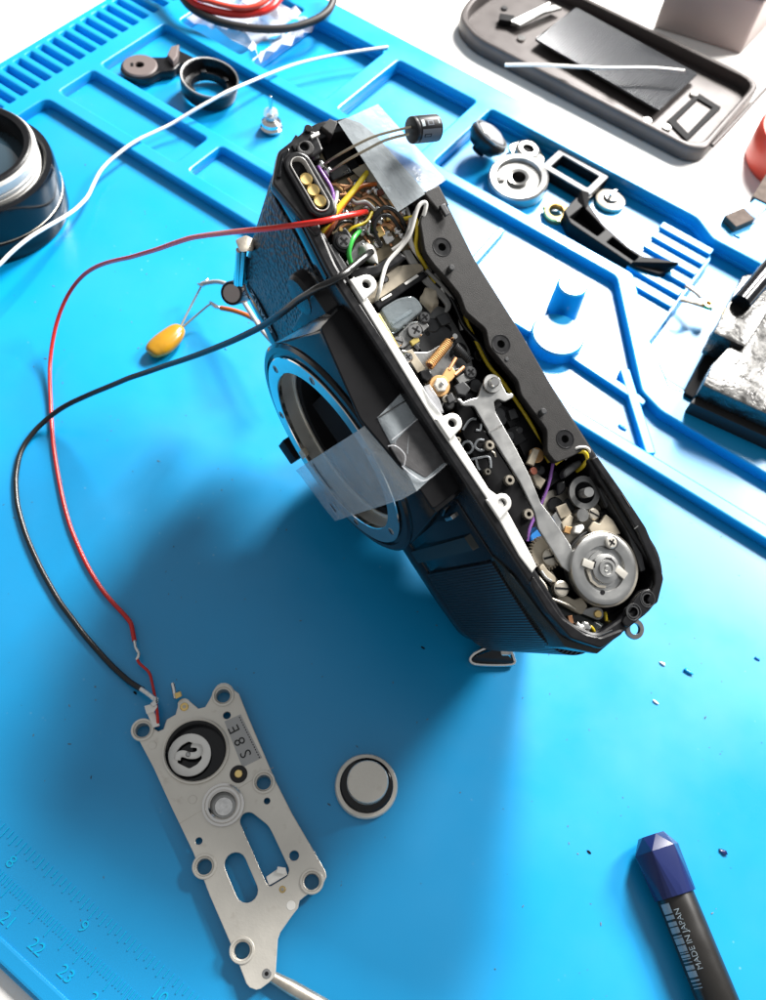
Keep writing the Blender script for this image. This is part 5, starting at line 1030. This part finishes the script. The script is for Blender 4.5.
# electrolytic capacitor held on its two leads over the back edge
cc = wp(424, 129, 6); ax_ = (wp(441, 127, 5.4) - wp(408, 130, 6.6)); L_ = 7.4; ax_.normalize()
q4 = ax_.to_track_quat('Z', 'Y').to_matrix().to_4x4(); T4 = Matrix.Translation(cc * S) @ q4
t = thing('electrolytic_capacitor', 'black can capacitor with a grey stripe, held on two long leads behind the camera', 'capacitor', mw=T4)
R_ = 2.95
lathe('capacitor_can', [(0, -3.5), (2.6, -3.5), (2.85, -3.4), (R_, -3.1), (R_, -2.7), (2.85, -2.45), (R_, -2.2), (R_, 2.9), (2.9, 3.25), (2.3, 3.3), (0, 3.2)], M['capgrey'], t, 48)
def can_patch(name, a0, a1, z0, z1, m_, lift=.03, n=8):
    bm = bmesh.new(); v = [[bm.verts.new(((R_ + lift) * math.cos(a0 + (a1 - a0) * j / n), (R_ + lift) * math.sin(a0 + (a1 - a0) * j / n), z)) for j in range(n + 1)] for z in (z0, z1)]
    for j in range(n): bm.faces.new((v[0][j], v[0][j + 1], v[1][j + 1], v[1][j]))
    return finish(name, bm, m_, t, True, 30)
# find which angle looks at the lens
vd = T4.inverted().to_3x3() @ (cam.matrix_world.translation - T4.translation); va = math.atan2(vd.y, vd.x)
dn_ = T4.inverted().to_3x3() @ Vector((-RC[1][0] * -1, -RC[1][1] * -1, -RC[1][2] * -1)); da = math.atan2(dn_.y, dn_.x)
sg = 1 if math.sin(da - va) > 0 else -1
can_patch('grey_stripe', va + sg * .02, va + sg * 1.05, -2.1, 2.85, M['stripe']); can_patch('minus_mark', va + sg * .36, va + sg * .62, -1.6, .3, M['capgrey'], .05); can_patch('minus_bar', va + sg * .43, va + sg * .55, -1.3, 0, M['stripe'], .07)
can_patch('printed_square', va - sg * .62, va - sg * .22, -.6, 1.0, M['stripe'], .04); can_patch('square_centre', va - sg * .53, va - sg * .31, -.25, .65, M['capgrey'], .06)
can_patch('printed_digit', va - sg * .7, va - sg * .2, -2.1, -1.3, M['print'], .04); can_patch('printed_digit', va - sg * .62, va - sg * .3, 2.2, 2.6, M['print'], .04)
iv = T4.inverted()
def tl(p): return (iv @ (Vector(p) * S)) / S
e1, e2 = cc - ax_ * 3.5 + Vector((0, .7, .6)), cc - ax_ * 3.5 + Vector((0, -.7, -.6))
tube('capacitor_lead', [tl(wp(324, 164, -3.5)), tl(wp(340, 154, 0)), tl(wp(360, 143, 3.2)), tl(wp(380, 134.5, 5)), tl(e1)], .32, M['w_lead'], t, 8, 6)
tube('capacitor_lead', [tl(wp(330, 172, -3.5)), tl(wp(346, 161, 0)), tl(wp(368, 149, 3)), tl(wp(386, 140, 4.8)), tl(e2)], .32, M['w_lead'], t, 8, 6)
# second black can capacitor hanging by the left strap ring
cc = Vector(P(237, 292, 40)); tip = Vector(P(229, 294, 44)); ax_ = (tip - cc).normalized(); T4 = Matrix.Translation(cc * S) @ ax_.to_track_quat('Z', 'Y').to_matrix().to_4x4()
t = thing('hanging_capacitor', 'black can capacitor with a pinkish metal end beside the hanging strap ring', 'capacitor', mw=T4); iv = T4.inverted()
lathe('capacitor_can', [(0, -5), (3.4, -5), (3.7, -4.6), (3.7, 3.9), (3.5, 4.4), (2.9, 4.5), (2.8, 4.2), (0, 4.2)], M['gloss'], t, 40); lathe('can_top', [(0, 4.35), (2.75, 4.35), (2.8, 4.1), (0, 4.1)], M['pink'], t, 36)
for dy in (-2, 3): tube('capacitor_lead', [tl(P(250, 291 + dy, 38)), tl(P(257, 289 + dy, 38)), tl(P(264, 286 + dy, 40))], .3, M['w_black'], t, 8, 4)
# long red and black wires
def zz(p): return p
wires('red_wire', 'long red wire looping from the open camera over the mat to the base plate', [wp(366, 212, -3.6), wp(356, 214, -.5), wp(338, 217.5, 1.5), wp(318, 222, 2), P(285, 226.5, 106), P(250, 230.5, 100), P(218, 234, 90), P(190, 238.5, 78), P(158, 249, 62), P(130, 257.5, 47), P(106, 263, 34), P(88, 272, 25), P(74, 286, 18), P(62, 308, 12), P(54, 335, 7), P(50, 365, 3), P(50.5, 400, 1.2), P(53, 440, .8), P(59, 480, .8), P(70, 525, .8), P(86, 563, .8), P(104, 592, .8), P(122, 612, .9), P(131, 624, 1.2), P(134.5, 641, 2)], .68, M['w_red'])
wires('bare_wire_end', 'bare tinned end of the long red wire twisted to the thin red lead', [P(134.5, 640, 2), P(136, 648, 2.4), P(139, 654, 2.6), P(136.5, 660, 2.4)], .5, M['solder'])
wires('black_wire', 'long black wire looping from the open camera over the mat to the base plate', [wp(371, 252, -2.2), wp(365, 257, -.4), wp(352, 268, 1.2), wp(338, 278, 2.4), P(318, 288, 101), P(298, 300, 95), P(280, 314, 88), P(262, 326.5, 79), P(232, 341, 66), P(200, 354, 52), P(165, 366, 38), P(130, 378, 26), P(105, 388, 18), P(84, 397, 12), P(62, 408, 7), P(44, 422, 3), P(30, 437, 1.2), P(20, 455, .8), P(16, 478, .8), P(18, 505, .8), P(27, 537, .8), P(42, 570, .8), P(60, 602, .8), P(84, 634, .8), P(110, 664, 1), P(130, 682, 2), P(143, 690, 4)], .85, M['w_black'])
wires('tinned_wire_end', 'bare tinned end of the long black wire soldered to the base plate terminal', [P(141, 689, 4), P(148, 694, 4.6), P(154, 699, 5), P(157, 704, 5.2)], .75, M['solder'])
